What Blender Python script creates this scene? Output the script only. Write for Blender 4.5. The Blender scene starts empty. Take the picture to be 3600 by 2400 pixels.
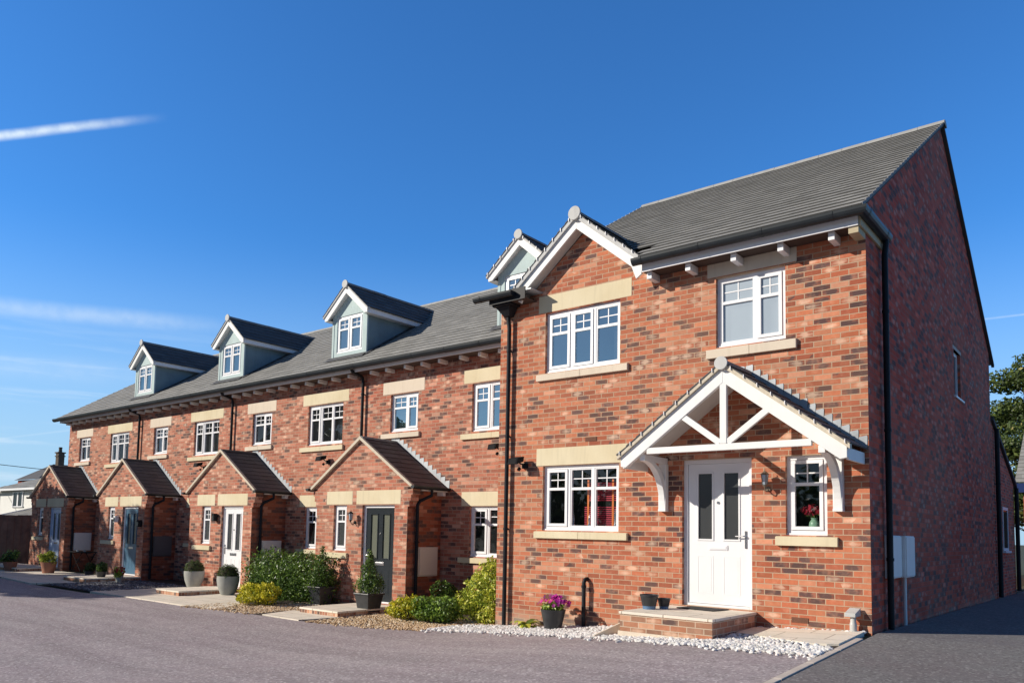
import bpy, bmesh, math, random
import numpy as np
from mathutils import Vector, Matrix
random.seed(7); rng = np.random.default_rng(7)
PI = math.pi
scene = bpy.context.scene
col = scene.collection
M = {}
# ------------------------------------------------------------------ materials
class NT:
    def __init__(s, name):
        m = bpy.data.materials.new(name); m.use_nodes = True
        s.m = m; s.t = m.node_tree; s.n = s.t.nodes; s.l = s.t.links
        s.b = s.n['Principled BSDF']; s.out = s.n['Material Output']; M[name] = m
    def new(s, typ, **kw):
        n = s.n.new(typ)
        for k, v in kw.items(): setattr(n, k, v)
        return n
    def put(s, sock, v):
        if isinstance(v, bpy.types.NodeSocket): s.l.new(v, sock)
        elif v is not None: sock.default_value = v
    def math(s, op, a, b=None, c=None):
        n = s.new('ShaderNodeMath', operation=op)
        for i, v in enumerate((a, b, c)):
            if v is not None: s.put(n.inputs[i], v)
        return n.outputs[0]
    def mix(s, f, a, b, blend='MIX'):
        n = s.new('ShaderNodeMix', data_type='RGBA', blend_type=blend)
        s.put(n.inputs[0], f)
        for i, v in ((6, a), (7, b)):
            if isinstance(v, tuple) and len(v) == 3: v = v + (1,)
            s.put(n.inputs[i], v)
        return n.outputs[2]
    def noise(s, scale, detail=3, vec=None, rough=.55):
        n = s.new('ShaderNodeTexNoise'); n.inputs['Scale'].default_value = scale
        n.inputs['Detail'].default_value = detail; n.inputs['Roughness'].default_value = rough
        s.l.new(vec if vec is not None else s.pos(), n.inputs['Vector'])
        return n.outputs['Fac']
    def pos(s):
        if not hasattr(s, '_p'): s._g = s.new('ShaderNodeNewGeometry'); s._p = s._g.outputs['Position']
        return s._p
    def ramp(s, f, stops, interp='LINEAR'):
        n = s.new('ShaderNodeValToRGB'); r = n.color_ramp; r.interpolation = interp
        while len(r.elements) < len(stops): r.elements.new(.5)
        for e, (p, c) in zip(r.elements, stops):
            e.position = p; e.color = c + (1,) if len(c) == 3 else c
        s.l.new(f, n.inputs[0]); return n.outputs[0]
    def mr(s, f, a, b, c=0., d=1.):
        n = s.new('ShaderNodeMapRange'); s.l.new(f, n.inputs[0])
        for i, v in enumerate((a, b, c, d)): n.inputs[i+1].default_value = v
        return n.outputs[0]
    def bump(s, h, strength=.3, dist=.01):
        n = s.new('ShaderNodeBump'); n.inputs['Strength'].default_value = strength
        n.inputs['Distance'].default_value = dist; s.l.new(h, n.inputs['Height'])
        s.l.new(n.outputs[0], s.b.inputs['Normal'])
    def attr(s, name):
        n = s.new('ShaderNodeAttribute', attribute_name=name); return n.outputs['Fac']

def simple(name, c, rough=.6, var=.12, scale=6., spec=.5, metal=0., bump=0., c2=None):
    t = NT(name)
    n = t.noise(scale, 5)
    lo = tuple(v*(1-var) for v in c); hi = tuple(min(1, v*(1+var)) for v in (c2 or c))
    cc = t.ramp(n, [(.3, lo), (.7, hi)])
    if name.startswith(('stone', 'paint', 'upvc', 'cap', 'dormer', 'soffit')):   # faint streaks of dirt washed down the face
        mp = t.new('ShaderNodeMapping'); mp.inputs['Scale'].default_value = (9, 9, .9); t.l.new(t.pos(), mp.inputs[0])
        k = .22 if name.startswith(('stone', 'cap', 'dormer')) else .10
        cc = t.mix(t.mr(t.noise(1.6, 5, mp.outputs[0]), .5, .75, 0., k), cc, tuple(v*.55 for v in c))
        cc = t.mix(t.mr(t.noise(40., 4), .55, .75, 0., k*.7), cc, tuple(v*.7 for v in c))
    t.l.new(cc, t.b.inputs['Base Color'])
    t.b.inputs['Roughness'].default_value = rough
    t.b.inputs['Specular IOR Level'].default_value = spec
    t.b.inputs['Metallic'].default_value = metal
    if bump: t.bump(t.noise(scale*20, 4), bump, .004)
    return t

def brick(name, stops, mortar, mscale=1., pale=.3, stain=0., dark=.18, soldier=False, zoff=0., tint=(1, 1, 1), pitch=.225):
    t = NT(name); p = t.pos()
    sx = t.new('ShaderNodeSeparateXYZ'); t.l.new(p, sx.inputs[0])
    nx = t.new('ShaderNodeSeparateXYZ'); t.l.new(t._g.outputs['True Normal'], nx.inputs[0])
    side = t.math('GREATER_THAN', t.math('ABSOLUTE', nx.outputs[0]), .6)
    u = t.math('ADD', t.math('MULTIPLY', side, sx.outputs[1]), t.math('MULTIPLY', t.math('SUBTRACT', 1., side), sx.outputs[0]))
    u = t.math('ADD', t.math('MULTIPLY', side, 300.11), u)
    u = t.math('ADD', u, 100.)
    v = t.math('ADD', sx.outputs[2], 3.0+zoff)
    if soldier: cu = t.math('DIVIDE', u, .0775); cv = t.math('DIVIDE', v, .225)
    else: cu = t.math('DIVIDE', u, pitch); cv = t.math('DIVIDE', v, .075)
    row = t.math('FLOOR', cv)
    if not soldier:
        cu = t.math('ADD', cu, t.math('MULTIPLY', t.math('MODULO', row, 2.), .5))
    cn = t.math('FLOOR', cu)
    fu = t.math('SUBTRACT', cu, cn); fv = t.math('SUBTRACT', cv, row)
    ids = t.new('ShaderNodeCombineXYZ'); t.l.new(cn, ids.inputs[0]); t.l.new(row, ids.inputs[1])
    wn = t.new('ShaderNodeTexWhiteNoise', noise_dimensions='3D'); t.l.new(ids.outputs[0], wn.inputs[0])
    clus = t.noise(.55, 2)
    r = t.math('ADD', wn.outputs['Value'], t.math('MULTIPLY', t.math('SUBTRACT', clus, .5), .22))
    c = t.ramp(r, stops, 'LINEAR')
    # smears inside one brick
    n1 = t.noise(14., 4); ids2 = t.new('ShaderNodeVectorMath', operation='MULTIPLY_ADD')
    t.l.new(ids.outputs[0], ids2.inputs[0]); ids2.inputs[1].default_value = (3.1, 5.7, 0); t.l.new(p, ids2.inputs[2])
    n2 = t.noise(9., 3, ids2.outputs[0])
    sepc0 = t.new('ShaderNodeSeparateColor'); t.l.new(wn.outputs['Color'], sepc0.inputs[0])
    # fired cores: some bricks have a dark heart, others a pale lime bloom in the middle
    du = t.math('ABSOLUTE', t.math('SUBTRACT', fu, .5)); dv = t.math('ABSOLUTE', t.math('SUBTRACT', fv, .56))
    dist = t.math('ADD', t.math('ADD', t.math('MULTIPLY', du, 1.15), t.math('MULTIPLY', dv, .75)), t.math('MULTIPLY', t.math('SUBTRACT', n2, .5), 1.5))
    patch = t.noise(.8, 3)
    isd = t.math('LESS_THAN', t.math('ADD', sepc0.outputs[0], t.math('MULTIPLY', t.math('SUBTRACT', patch, .5), .45)), dark)
    isp = t.math('GREATER_THAN', t.math('ADD', sepc0.outputs[2], t.math('MULTIPLY', t.math('SUBTRACT', patch, .5), .7)), 1.-pale*.34)
    c = t.mix(t.math('MULTIPLY', isd, t.mr(dist, .42, .74, .88, .1)), c, (.085, .062, .065))
    c = t.mix(t.math('MULTIPLY', isp, t.mr(dist, .15, .62, .62, 0.)), c, (.84, .60, .44) if dark < .2 else (.50, .30, .25))
    # a weaker general bloom on every brick
    c = t.mix(t.mr(n2, .5, .75, 0., .28), c, (.74, .42, .28) if dark < .2 else (.46, .16, .12))
    c = t.mix(t.mr(n1, .35, .65, .18, 0.), c, (.16, .05, .03))
    sepc = t.new('ShaderNodeSeparateColor'); t.l.new(wn.outputs['Color'], sepc.inputs[0])
    val = t.math('ADD', t.math('MULTIPLY', sepc.outputs[1], .36), .82)
    hv = t.new('ShaderNodeHueSaturation'); t.l.new(c, hv.inputs['Color']); t.l.new(val, hv.inputs['Value'])
    hv.inputs['Hue'].default_value = .5
    c = hv.outputs[0]
    big = t.noise(.35, 3); c = t.mix(t.mr(big, .35, .7, 0., .22), c, (.55, .33, .22))
    if stain:
        s1 = t.mr(t.math('ADD', sx.outputs[2], t.math('MULTIPLY', t.noise(1.6, 4), .5)), stain-.05, stain+.35, .75, 0.)
        c = t.mix(s1, c, (.42, .36, .29))
    mu = .05 if not soldier else .14; mv = .145 if not soldier else .05
    mask = t.math('MAXIMUM', t.math('LESS_THAN', fu, mu), t.math('LESS_THAN', fv, mv))
    c = t.mix(t.math('MULTIPLY', mask, mscale), c, mortar)
    if not soldier:   # shadow line where the brick arris overhangs the recessed joint
        sh_ = t.math('MULTIPLY', t.math('GREATER_THAN', fv, .10), t.math('LESS_THAN', fv, .16))
        c = t.mix(t.math('MULTIPLY', sh_, .0), c, (.1, .05, .03))
    c = t.mix(1., c, tint, 'MULTIPLY')
    t.l.new(c, t.b.inputs['Base Color']); t.b.inputs['Roughness'].default_value = .85
    t.b.inputs['Specular IOR Level'].default_value = .2
    h = t.math('ADD', t.math('MULTIPLY', t.math('SUBTRACT', 1., mask), 1.), t.math('MULTIPLY', n1, .5))
    t.bump(h, .7, .006)
    return t
RED = [(0., (.24, .072, .048)), (.18, (.35, .095, .054)), (.4, (.45, .122, .062)), (.65, (.51, .155, .077)), (.88, (.58, .21, .11)), (1., (.64, .30, .19))]
PNK = [(0., (.21, .075, .058)), (.18, (.32, .10, .068)), (.4, (.42, .128, .080)), (.65, (.48, .16, .102)), (.88, (.55, .215, .14)), (1., (.64, .34, .245))]
DRK = [(0., (.37, .045, .024)), (.4, (.50, .058, .028)), (.8, (.60, .075, .038)), (1., (.70, .125, .075))]  # darker, redder brick: shade of the side wall put into its colour
brick('brick_near', RED, (.50, .36, .25), 1., .44, stain=-.22)
brick('brick_terrace', PNK, (.48, .35, .26), .85, .5)
brick('brick_gable_shaded', DRK, (.27, .17, .14), .6, .75, stain=-.05, dark=.26)
brick('brick_porch_shaded', [(0., (.16, .045, .028)), (.2, (.24, .065, .036)), (.5, (.32, .085, .045)), (.85, (.38, .11, .06)), (1., (.46, .20, .13))], (.30, .19, .13), .5, .3, dark=.26)  # terrace brick darkened, shade of the porch sides painted in
brick('brick_extension', [(p, tuple(v*1.2 for v in c)) for p, c in DRK], (.45, .34, .30), .9, .1)
brick('brick_soldier', [(0., (.16, .08, .06)), (.4, (.42, .17, .10)), (.8, (.55, .28, .17)), (1., (.7, .5, .36))], (.62, .52, .4), .9, .4, soldier=True)
brick('brick_step', [(0., (.18, .13, .11)), (.4, (.36, .19, .12)), (.8, (.50, .19, .10)), (1., (.58, .34, .22))], (.6, .5, .38), .8, .5, zoff=-.01)
simple('stone', (.70, .60, .40), .85, .05, 1.2, .2, bump=.15, c2=(.72, .64, .46))
simple('stone_pink', (.72, .62, .50), .85, .05, 1.2, .2, bump=.15)
simple('stone_dull', (.52, .44, .30), .85, .1, 2, .2)
simple('upvc', (.86, .86, .88), .35, .02, 2.)
simple('paint_white', (.82, .82, .81), .55, .03, 3.)
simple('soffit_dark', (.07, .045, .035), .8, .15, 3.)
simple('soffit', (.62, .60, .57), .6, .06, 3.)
simple('black_plastic', (.016, .018, .022), .5, .25, 5., spec=.18)
simple('black_gutter', (.018, .024, .030), .42, .3, 3., spec=.4)
simple('lead', (.42, .45, .48), .5, .18, 5., metal=.2)
simple('mortar', (.62, .55, .44), .9, .12, 30., .1)
simple('cap_grey', (.56, .56, .55), .8, .06, 5.)
simple('dormer_render', (.47, .58, .58), .8, .06, 3., bump=.1)
simple('dormer_cheek', (.17, .25, .28), .7, .15, 2., bump=.1)
simple('dark_interior', (.012, .012, .014), .9, .1)
simple('blind_white', (.70, .72, .76), .8, .05, 2.)
simple('curtain', (.72, .72, .74), .9, .15, 4.)
simple('blind_red', (.75, .05, .10), .5, .15, 3.)
simple('tape_orange', (.95, .22, .04), .6, .05, 3.)
simple('door_white', (.84, .84, .85), .35, .015, 2.)
simple('door_black', (.018, .024, .03), .25, .2, 2.)
simple('door_blue', (.07, .15, .23), .3, .12, 2.)
simple('door_pale', (.42, .52, .70), .35, .06, 2.)
simple('chrome', (.6, .6, .62), .22, .05, 2., metal=1.)
simple('grey_box', (.82, .81, .79), .5, .05, 2.)
simple('box_beige', (.66, .62, .56), .5, .05, 2.)
simple('box_dark', (.10, .10, .11), .5, .1, 2.)
simple('pot_grey', (.34, .345, .32), .75, .12, 8.)
simple('pot_dark', (.035, .038, .042), .35, .25, 8.)
simple('pot_blue', (.10, .19, .33), .4, .2, 8.)
simple('pot_terracotta', (.30, .13, .08), .8, .15, 8.)
simple('soil', (.05, .035, .025), .95, .2, 20.)
simple('bark', (.10, .075, .055), .95, .3, 12., bump=.4)
simple('fence_wood', (.26, .14, .10), .85, .35, 3., bump=.3)
simple('white_render', (.78, .78, .75), .85, .05, 1.)
simple('mat', (.022, .022, .024), .95, .3, 40.)
simple('metal_dark', (.02, .02, .022), .8, .2, 5., spec=.1)
simple('bronze', (.20, .16, .12), .35, .2, 8., metal=.3)
simple('kerb_stone', (.58, .51, .45), .9, .12, 4., .1)
simple('blue_fascia', (.02, .04, .14), .3, .1, 2.)
simple('ceramic_green', (.28, .46, .32), .3, .1, 3.)
simple('steel_white', (.50, .51, .50), .4, .08, 4.)
# roof tiles: per-tile tint stored on the mesh
def tilemat(name, a, b, riser=False):
    t = NT(name)
    f = t.attr('tint'); n = t.noise(3., 5)
    f2 = t.math('ADD', t.math('MULTIPLY', f, .5), t.math('MULTIPLY', n, .5))
    cc = t.ramp(f2, [(.25, a), (.75, b)])
    cc = t.mix(t.mr(t.noise(14., 5, rough=.9), .5, .68, 0., .45), cc, tuple(v*1.35 for v in b))
    cc = t.mix(t.mr(t.noise(1.1, 4), .55, .75, 0., .3), cc, tuple(v*.6 for v in a))
    t.l.new(cc, t.b.inputs['Base Color'])
    t.b.inputs['Roughness'].default_value = .75; t.b.inputs['Specular IOR Level'].default_value = .3
    t.bump(t.noise(60., 3), .2, .003)
tilemat('tile', (.22, .216, .203), (.34, .333, .315))
tilemat('tile_dark', (.075, .075, .08), (.125, .125, .13))
tilemat('tile_brown', (.085, .065, .065), (.14, .11, .11))
simple('tile_dark_shade', (.075, .075, .074), .9, .1)  # shade under tile edges put into the colour; also plain dark tile
simple('ridge_tile', (.20, .20, .20), .8, .15, 6.)
simple('ridge_light', (.36, .36, .35), .8, .1, 6.)
# glass
def glass(name, refl, tint, rough=.015, body=(.02, .025, .03), trans=.6):
    t = NT(name); t.n.remove(t.b)
    gl = t.new('ShaderNodeBsdfGlossy'); gl.inputs['Roughness'].default_value = rough
    gl.inputs['Color'].default_value = (*tint, 1)
    tr = t.new('ShaderNodeBsdfTransparent'); tr.inputs[0].default_value = (.85, .9, .9, 1)
    df = t.new('ShaderNodeBsdfDiffuse'); df.inputs[0].default_value = (*body, 1)
    m1 = t.new('ShaderNodeMixShader'); m1.inputs[0].default_value = trans
    t.l.new(df.outputs[0], m1.inputs[1]); t.l.new(tr.outputs[0], m1.inputs[2])
    fr = t.new('ShaderNodeLayerWeight'); fr.inputs[0].default_value = .25
    f = t.math('ADD', t.math('MULTIPLY', fr.outputs['Facing'], .22), refl)
    # float glass is never perfectly flat
    bp = t.new('ShaderNodeBump'); bp.inputs['Strength'].default_value = .22 if name == 'glass_sky' else .12; bp.inputs['Distance'].default_value = .02
    t.l.new(t.noise(1.3, 2), bp.inputs['Height']); t.l.new(bp.outputs[0], gl.inputs['Normal'])
    m2 = t.new('ShaderNodeMixShader'); t.l.new(f, m2.inputs[0])
    t.l.new(m1.outputs[0], m2.inputs[1]); t.l.new(gl.outputs[0], m2.inputs[2])
    t.l.new(m2.outputs[0], t.out.inputs[0])
glass('glass_clear', .07, (.9, .95, 1), trans=.95)
glass('glass_sky', .70, (.56, .84, 1.), trans=.6, body=(.05, .09, .14))
glass('glass_dark', .06, (.9, .95, 1), trans=.25, body=(.02, .022, .024))
glass('glass_frost', .12, (.8, .9, 1.), rough=.25, trans=.25, body=(.42, .50, .58))
glass('glass_grey', .05, (.9, .95, 1), rough=.2, trans=.1, body=(.055, .058, .06))
glass('glass_olive', .05, (.9, .95, 1), rough=.2, trans=.1, body=(.16, .17, .13))
# tarmac
t = NT('tarmac'); n1 = t.noise(.6, 5); n2 = t.noise(55., 5, rough=.8); n3 = t.noise(2.5, 4)
c = t.ramp(n1, [(.35, (.60, .50, .525)), (.65, (.65, .57, .575))])
mp = t.new('ShaderNodeMapping'); mp.inputs['Rotation'].default_value = (0, 0, .35); mp.inputs['Scale'].default_value = (.18, 1.6, 1); t.l.new(t.pos(), mp.inputs[0])
c = t.mix(t.mr(t.noise(1.4, 5, mp.outputs[0]), .42, .64, 0., .55), c, (.33, .27, .28))
c = t.mix(t.mr(t.noise(1.9, 4, mp.outputs[0]), .55, .72, 0., .5), c, (.68, .60, .60))
c = t.mix(t.mr(n3, .45, .75, 0., .35), c, (.38, .375, .37))
c = t.mix(t.mr(n2, .32, .7, .45, 0.), c, (.13, .115, .12))
c = t.mix(t.mr(t.noise(130., 2), .62, .72, 0., .5), c, (.66, .62, .62))
c = t.mix(t.mr(t.noise(18., 8, rough=1.), .40, .58, .5, 0.), c, (.20, .165, .17))
c = t.mix(t.mr(t.noise(30., 6, rough=1.), .58, .68, 0., .5), c, (.80, .74, .74))
vo = t.new('ShaderNodeTexVoronoi'); vo.inputs['Scale'].default_value = 42.; t.l.new(t.pos(), vo.inputs['Vector'])
sv = t.new('ShaderNodeSeparateColor'); t.l.new(vo.outputs['Color'], sv.inputs[0])
c = t.mix(t.mr(sv.outputs[0], .80, .95, 0., .45), c, (.88, .82, .82))
c = t.mix(t.mr(sv.outputs[1], .70, .95, 0., .6), c, (.20, .17, .175))
vo2 = t.new('ShaderNodeTexVoronoi'); vo2.inputs['Scale'].default_value = 95.; t.l.new(t.pos(), vo2.inputs['Vector'])
sv2 = t.new('ShaderNodeSeparateColor'); t.l.new(vo2.outputs['Color'], sv2.inputs[0])
c = t.mix(t.mr(sv2.outputs[0], .4, 1., 0., .45), c, (.26, .22, .23))
# slightly paler worn band where wheels turn
t.l.new(c, t.b.inputs['Base Color']); t.b.inputs['Roughness'].default_value = .9; t.b.inputs['Specular IOR Level'].default_value = .2
t.bump(n2, .6, .008)
t = NT('tarmac_drive'); n1 = t.noise(.8, 5); n2 = t.noise(60., 5, rough=.8)
c = t.ramp(n1, [(.35, (.31, .27, .272)), (.65, (.34, .335, .325))])
c = t.mix(t.mr(n2, .32, .75, .6, 0.), c, (.07, .065, .068))
c = t.mix(t.mr(t.noise(120., 2), .62, .72, 0., .45), c, (.36, .35, .33))
c = t.mix(t.mr(t.noise(24., 6, rough=.9), .38, .62, .35, 0.), c, (.11, .10, .10))
c = t.mix(t.mr(t.noise(38., 5, rough=.9), .6, .7, 0., .35), c, (.46, .45, .43))
vo = t.new('ShaderNodeTexVoronoi'); vo.inputs['Scale'].default_value = 42.; t.l.new(t.pos(), vo.inputs['Vector'])
sv = t.new('ShaderNodeSeparateColor'); t.l.new(vo.outputs['Color'], sv.inputs[0])
c = t.mix(t.mr(sv.outputs[0], .80, .95, 0., .38), c, (.52, .51, .49))
c = t.mix(t.mr(sv.outputs[1], .70, .95, 0., .6), c, (.10, .09, .09))
vo2 = t.new('ShaderNodeTexVoronoi'); vo2.inputs['Scale'].default_value = 95.; t.l.new(t.pos(), vo2.inputs['Vector'])
sv2 = t.new('ShaderNodeSeparateColor'); t.l.new(vo2.outputs['Color'], sv2.inputs[0])
c = t.mix(t.mr(sv2.outputs[0], .4, 1., 0., .45), c, (.13, .12, .12))
t.l.new(c, t.b.inputs['Base Color']); t.b.inputs['Roughness'].default_value = .9; t.b.inputs['Specular IOR Level'].default_value = .2
t.bump(n2, .6, .008)
# sandstone flags
t = NT('paving'); p = t.pos()
br = t.new('ShaderNodeTexBrick'); t.l.new(p, br.inputs['Vector'])
for k, v in (('Color1', (.86, .75, .63, 1)), ('Color2', (.80, .73, .62, 1)), ('Mortar', (.36, .3, .23, 1))): br.inputs[k].default_value = v
br.inputs['Scale'].default_value = 1.; br.inputs['Brick Width'].default_value = .6; br.inputs['Row Height'].default_value = .45; br.inputs['Mortar Size'].default_value = .008
c = t.mix(t.mr(t.noise(3., 5), .4, .7, 0., .5), br.outputs[0], (.66, .62, .50))
t.l.new(c, t.b.inputs['Base Color']); t.b.inputs['Roughness'].default_value = .9; t.bump(t.noise(14., 5), .4, .01)
t = NT('earth'); c = t.ramp(t.noise(1., 6), [(.3, (.07, .055, .035)), (.6, (.06, .075, .03))]); t.l.new(c, t.b.inputs['Base Color']); t.b.inputs['Roughness'].default_value = 1.
def tintmat(name, stops, rough=.55, spec=.4, sss=False):
    t = NT(name); f = t.attr('tint')
    t.l.new(t.ramp(f, stops), t.b.inputs['Base Color']); t.b.inputs['Roughness'].default_value = rough
    t.b.inputs['Specular IOR Level'].default_value = spec
    if sss:
        t.b.inputs['Transmission Weight'].default_value = 0.
        tl = t.new('ShaderNodeBsdfTranslucent'); t.l.new(t.ramp(f, [(p, tuple(min(1, v*1.4) for v in c)) for p, c in stops]), tl.inputs[0])
        m = t.new('ShaderNodeMixShader'); m.inputs[0].default_value = .25
        t.l.new(t.b.outputs[0], m.inputs[1]); t.l.new(tl.outputs[0], m.inputs[2]); t.l.new(m.outputs[0], t.out.inputs[0])
tintmat('pebble_white', [(0, (.45, .44, .42)), (.25, (.72, .71, .69)), (.8, (.86, .85, .84)), (1, (.80, .70, .66))], .6, .3)
tintmat('pebble_tan', [(0, (.30, .19, .10)), (.4, (.62, .43, .25)), (.8, (.80, .62, .42)), (1, (.86, .78, .64))], .8, .2)
tintmat('pebble_slate', [(0, (.06, .06, .07)), (.6, (.13, .13, .15)), (1, (.30, .30, .32))], .7, .3)
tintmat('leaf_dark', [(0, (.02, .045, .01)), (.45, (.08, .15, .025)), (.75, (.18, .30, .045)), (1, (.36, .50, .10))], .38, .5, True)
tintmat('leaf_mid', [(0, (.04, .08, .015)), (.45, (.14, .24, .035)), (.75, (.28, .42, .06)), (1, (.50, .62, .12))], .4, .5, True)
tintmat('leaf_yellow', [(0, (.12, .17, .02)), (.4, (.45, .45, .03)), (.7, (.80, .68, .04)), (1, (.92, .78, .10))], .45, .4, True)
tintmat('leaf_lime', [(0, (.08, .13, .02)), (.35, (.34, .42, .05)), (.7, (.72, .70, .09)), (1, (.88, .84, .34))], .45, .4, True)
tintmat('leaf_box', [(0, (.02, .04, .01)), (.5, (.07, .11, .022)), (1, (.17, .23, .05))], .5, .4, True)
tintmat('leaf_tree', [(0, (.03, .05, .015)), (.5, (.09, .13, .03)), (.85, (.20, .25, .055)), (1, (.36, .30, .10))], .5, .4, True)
tintmat('petal_purple', [(0, (.12, .003, .10)), (.5, (.36, .006, .28)), (1, (.62, .03, .30))], .5, .3, True)
tintmat('petal_red', [(0, (.30, .01, .02)), (1, (.75, .06, .12))], .5, .3, True)

# ------------------------------------------------------------------ mesh building
ORG = {}
class MB:
    def __init__(s): s.v = []; s.f = []; s.mi = []; s.tint = []
    def face(s, pts, m=0, tint=.5):
        b = len(s.v); s.v += [tuple(p) for p in pts]; s.f.append(tuple(range(b, b+len(pts)))); s.mi.append(m); s.tint.append(tint)
    def hexa(s, p, m=0, tint=.5, mf=None):
        # p: 8 points, bottom 0-3 (ccw), top 4-7
        b = len(s.v); s.v += [tuple(q) for q in p]
        for k, f in enumerate(((3, 2, 1, 0), (4, 5, 6, 7), (0, 1, 5, 4), (1, 2, 6, 5), (2, 3, 7, 6), (3, 0, 4, 7))):
            s.f.append(tuple(b+i for i in f)); s.mi.append(mf[k] if mf else m); s.tint.append(tint)
    def box(s, x0, x1, y0, y1, z0, z1, m=0, tint=.5):
        s.hexa([(x0, y0, z0), (x1, y0, z0), (x1, y1, z0), (x0, y1, z0), (x0, y0, z1), (x1, y0, z1), (x1, y1, z1), (x0, y1, z1)], m, tint)
    def beam(s, a, b, w, h, up=(0, 0, 1), m=0):
        a = Vector(a); b = Vector(b); d = (b-a).normalized(); up = Vector(up)
        sd = d.cross(up).normalized(); u = sd.cross(d).normalized()
        sd *= w/2; u *= h/2
        s.hexa([a-sd-u, a+sd-u, b+sd-u, b-sd-u, a-sd+u, a+sd+u, b+sd+u, b-sd+u], m)
    def tube(s, pts, r, n=10, m=0, cap=True):
        pts = [Vector(p) for p in pts]; rs = r if isinstance(r, (list, tuple)) else [r]*len(pts)
        b = len(s.v); prev = None
        for i, p in enumerate(pts):
            d = ((pts[min(i+1, len(pts)-1)]-pts[max(i-1, 0)])).normalized()
            ref = Vector((0, 0, 1)) if abs(d.z) < .9 else Vector((0, 1, 0))
            if prev is None: a = d.cross(ref).normalized()
            else: a = (prev-d*prev.dot(d)).normalized()
            prev = a; c = d.cross(a)
            for k in range(n):
                th = 2*PI*k/n; s.v.append(tuple(p+(a*math.cos(th)+c*math.sin(th))*rs[i]))
        for i in range(len(pts)-1):
            for k in range(n):
                s.f.append((b+i*n+k, b+i*n+(k+1) % n, b+(i+1)*n+(k+1) % n, b+(i+1)*n+k)); s.mi.append(m); s.tint.append(.5)
        if cap:
            s.f.append(tuple(b+k for k in range(n))[::-1]); s.mi.append(m); s.tint.append(.5)
            e = b+(len(pts)-1)*n; s.f.append(tuple(e+k for k in range(n))); s.mi.append(m); s.tint.append(.5)
    def lathe(s, c, prof, n=24, m=0, sq=None):
        b = len(s.v)
        for (r, z) in prof:
            for k in range(n):
                th = 2*PI*(k+.5)/n; s.v.append((c[0]+r*math.cos(th), c[1]+r*math.sin(th), c[2]+z))
        for i in range(len(prof)-1):
            for k in range(n):
                s.f.append((b+i*n+k, b+i*n+(k+1) % n, b+(i+1)*n+(k+1) % n, b+(i+1)*n+k)); s.mi.append(m); s.tint.append(.5)
    def prism(s, poly, y0, y1, m=0):
        # poly of (x,z), extruded from y0 (front) to y1
        n = len(poly); b = len(s.v)
        s.v += [(x, y0, z) for x, z in poly]+[(x, y1, z) for x, z in poly]
        s.f.append(tuple(b+i for i in range(n))); s.mi.append(m); s.tint.append(.5)
        s.f.append(tuple(b+n+i for i in range(n))[::-1]); s.mi.append(m); s.tint.append(.5)
        for i in range(n):
            j = (i+1) % n; s.f.append((b+i, b+n+i, b+n+j, b+j)); s.mi.append(m); s.tint.append(.5)
    def prismx(s, poly, x0, x1, m=0):
        n = len(poly); b = len(s.v)
        s.v += [(x0, y, z) for y, z in poly]+[(x1, y, z) for y, z in poly]
        s.f.append(tuple(b+i for i in range(n))); s.mi.append(m); s.tint.append(.5)
        s.f.append(tuple(b+n+i for i in range(n))[::-1]); s.mi.append(m); s.tint.append(.5)
        for i in range(n):
            j = (i+1) % n; s.f.append((b+i, b+n+i, b+n+j, b+j)); s.mi.append(m); s.tint.append(.5)
    def build(s, name, mats, parent=None, smooth=False, bevel=0., fix=True):
        me = bpy.data.meshes.new(name)
        if parent is not None: off = Vector(ORG[parent.name])
        else:
            a = np.array(s.v); off = Vector((float((a[:, 0].min()+a[:, 0].max())/2), float((a[:, 1].min()+a[:, 1].max())/2), float(a[:, 2].min())))
        me.from_pydata([(x-off[0], y-off[1], z-off[2]) for x, y, z in s.v], [], s.f)
        if isinstance(mats, str): mats = [mats]
        for mm in mats: me.materials.append(M[mm])
        me.polygons.foreach_set('material_index', s.mi)
        at = me.attributes.new('tint', 'FLOAT', 'FACE'); at.data.foreach_set('value', [float(x) for x in s.tint])
        if smooth: me.polygons.foreach_set('use_smooth', [True]*len(s.f))
        if fix:
            bm = bmesh.new(); bm.from_mesh(me); bmesh.ops.recalc_face_normals(bm, faces=bm.faces); bm.to_mesh(me); bm.free()
        me.update()
        o = bpy.data.objects.new(name, me); col.objects.link(o)
        if parent is not None: o.parent = parent
        else: o.location = off
        ORG[o.name] = tuple(off)
        if smooth:
            md = o.modifiers.new('edge', 'EDGE_SPLIT'); md.split_angle = math.radians(40)
        if bevel:
            md = o.modifiers.new('bevel', 'BEVEL'); md.width = bevel; md.segments = 2; md.limit_method = 'ANGLE'; md.angle_limit = math.radians(50)
        return o
def thing(name, label, cat, loc, group=None):
    o = bpy.data.objects.new(name, None); col.objects.link(o); o.location = loc; ORG[o.name] = tuple(loc)
    o.empty_display_size = .2
    return tag(o, label, cat, group)
def tag(o, label, cat, group=None):
    o['label'] = label; o['category'] = cat
    if group: o['group'] = group
    return o
def struct(o):
    o['kind'] = 'structure'; return o

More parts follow.
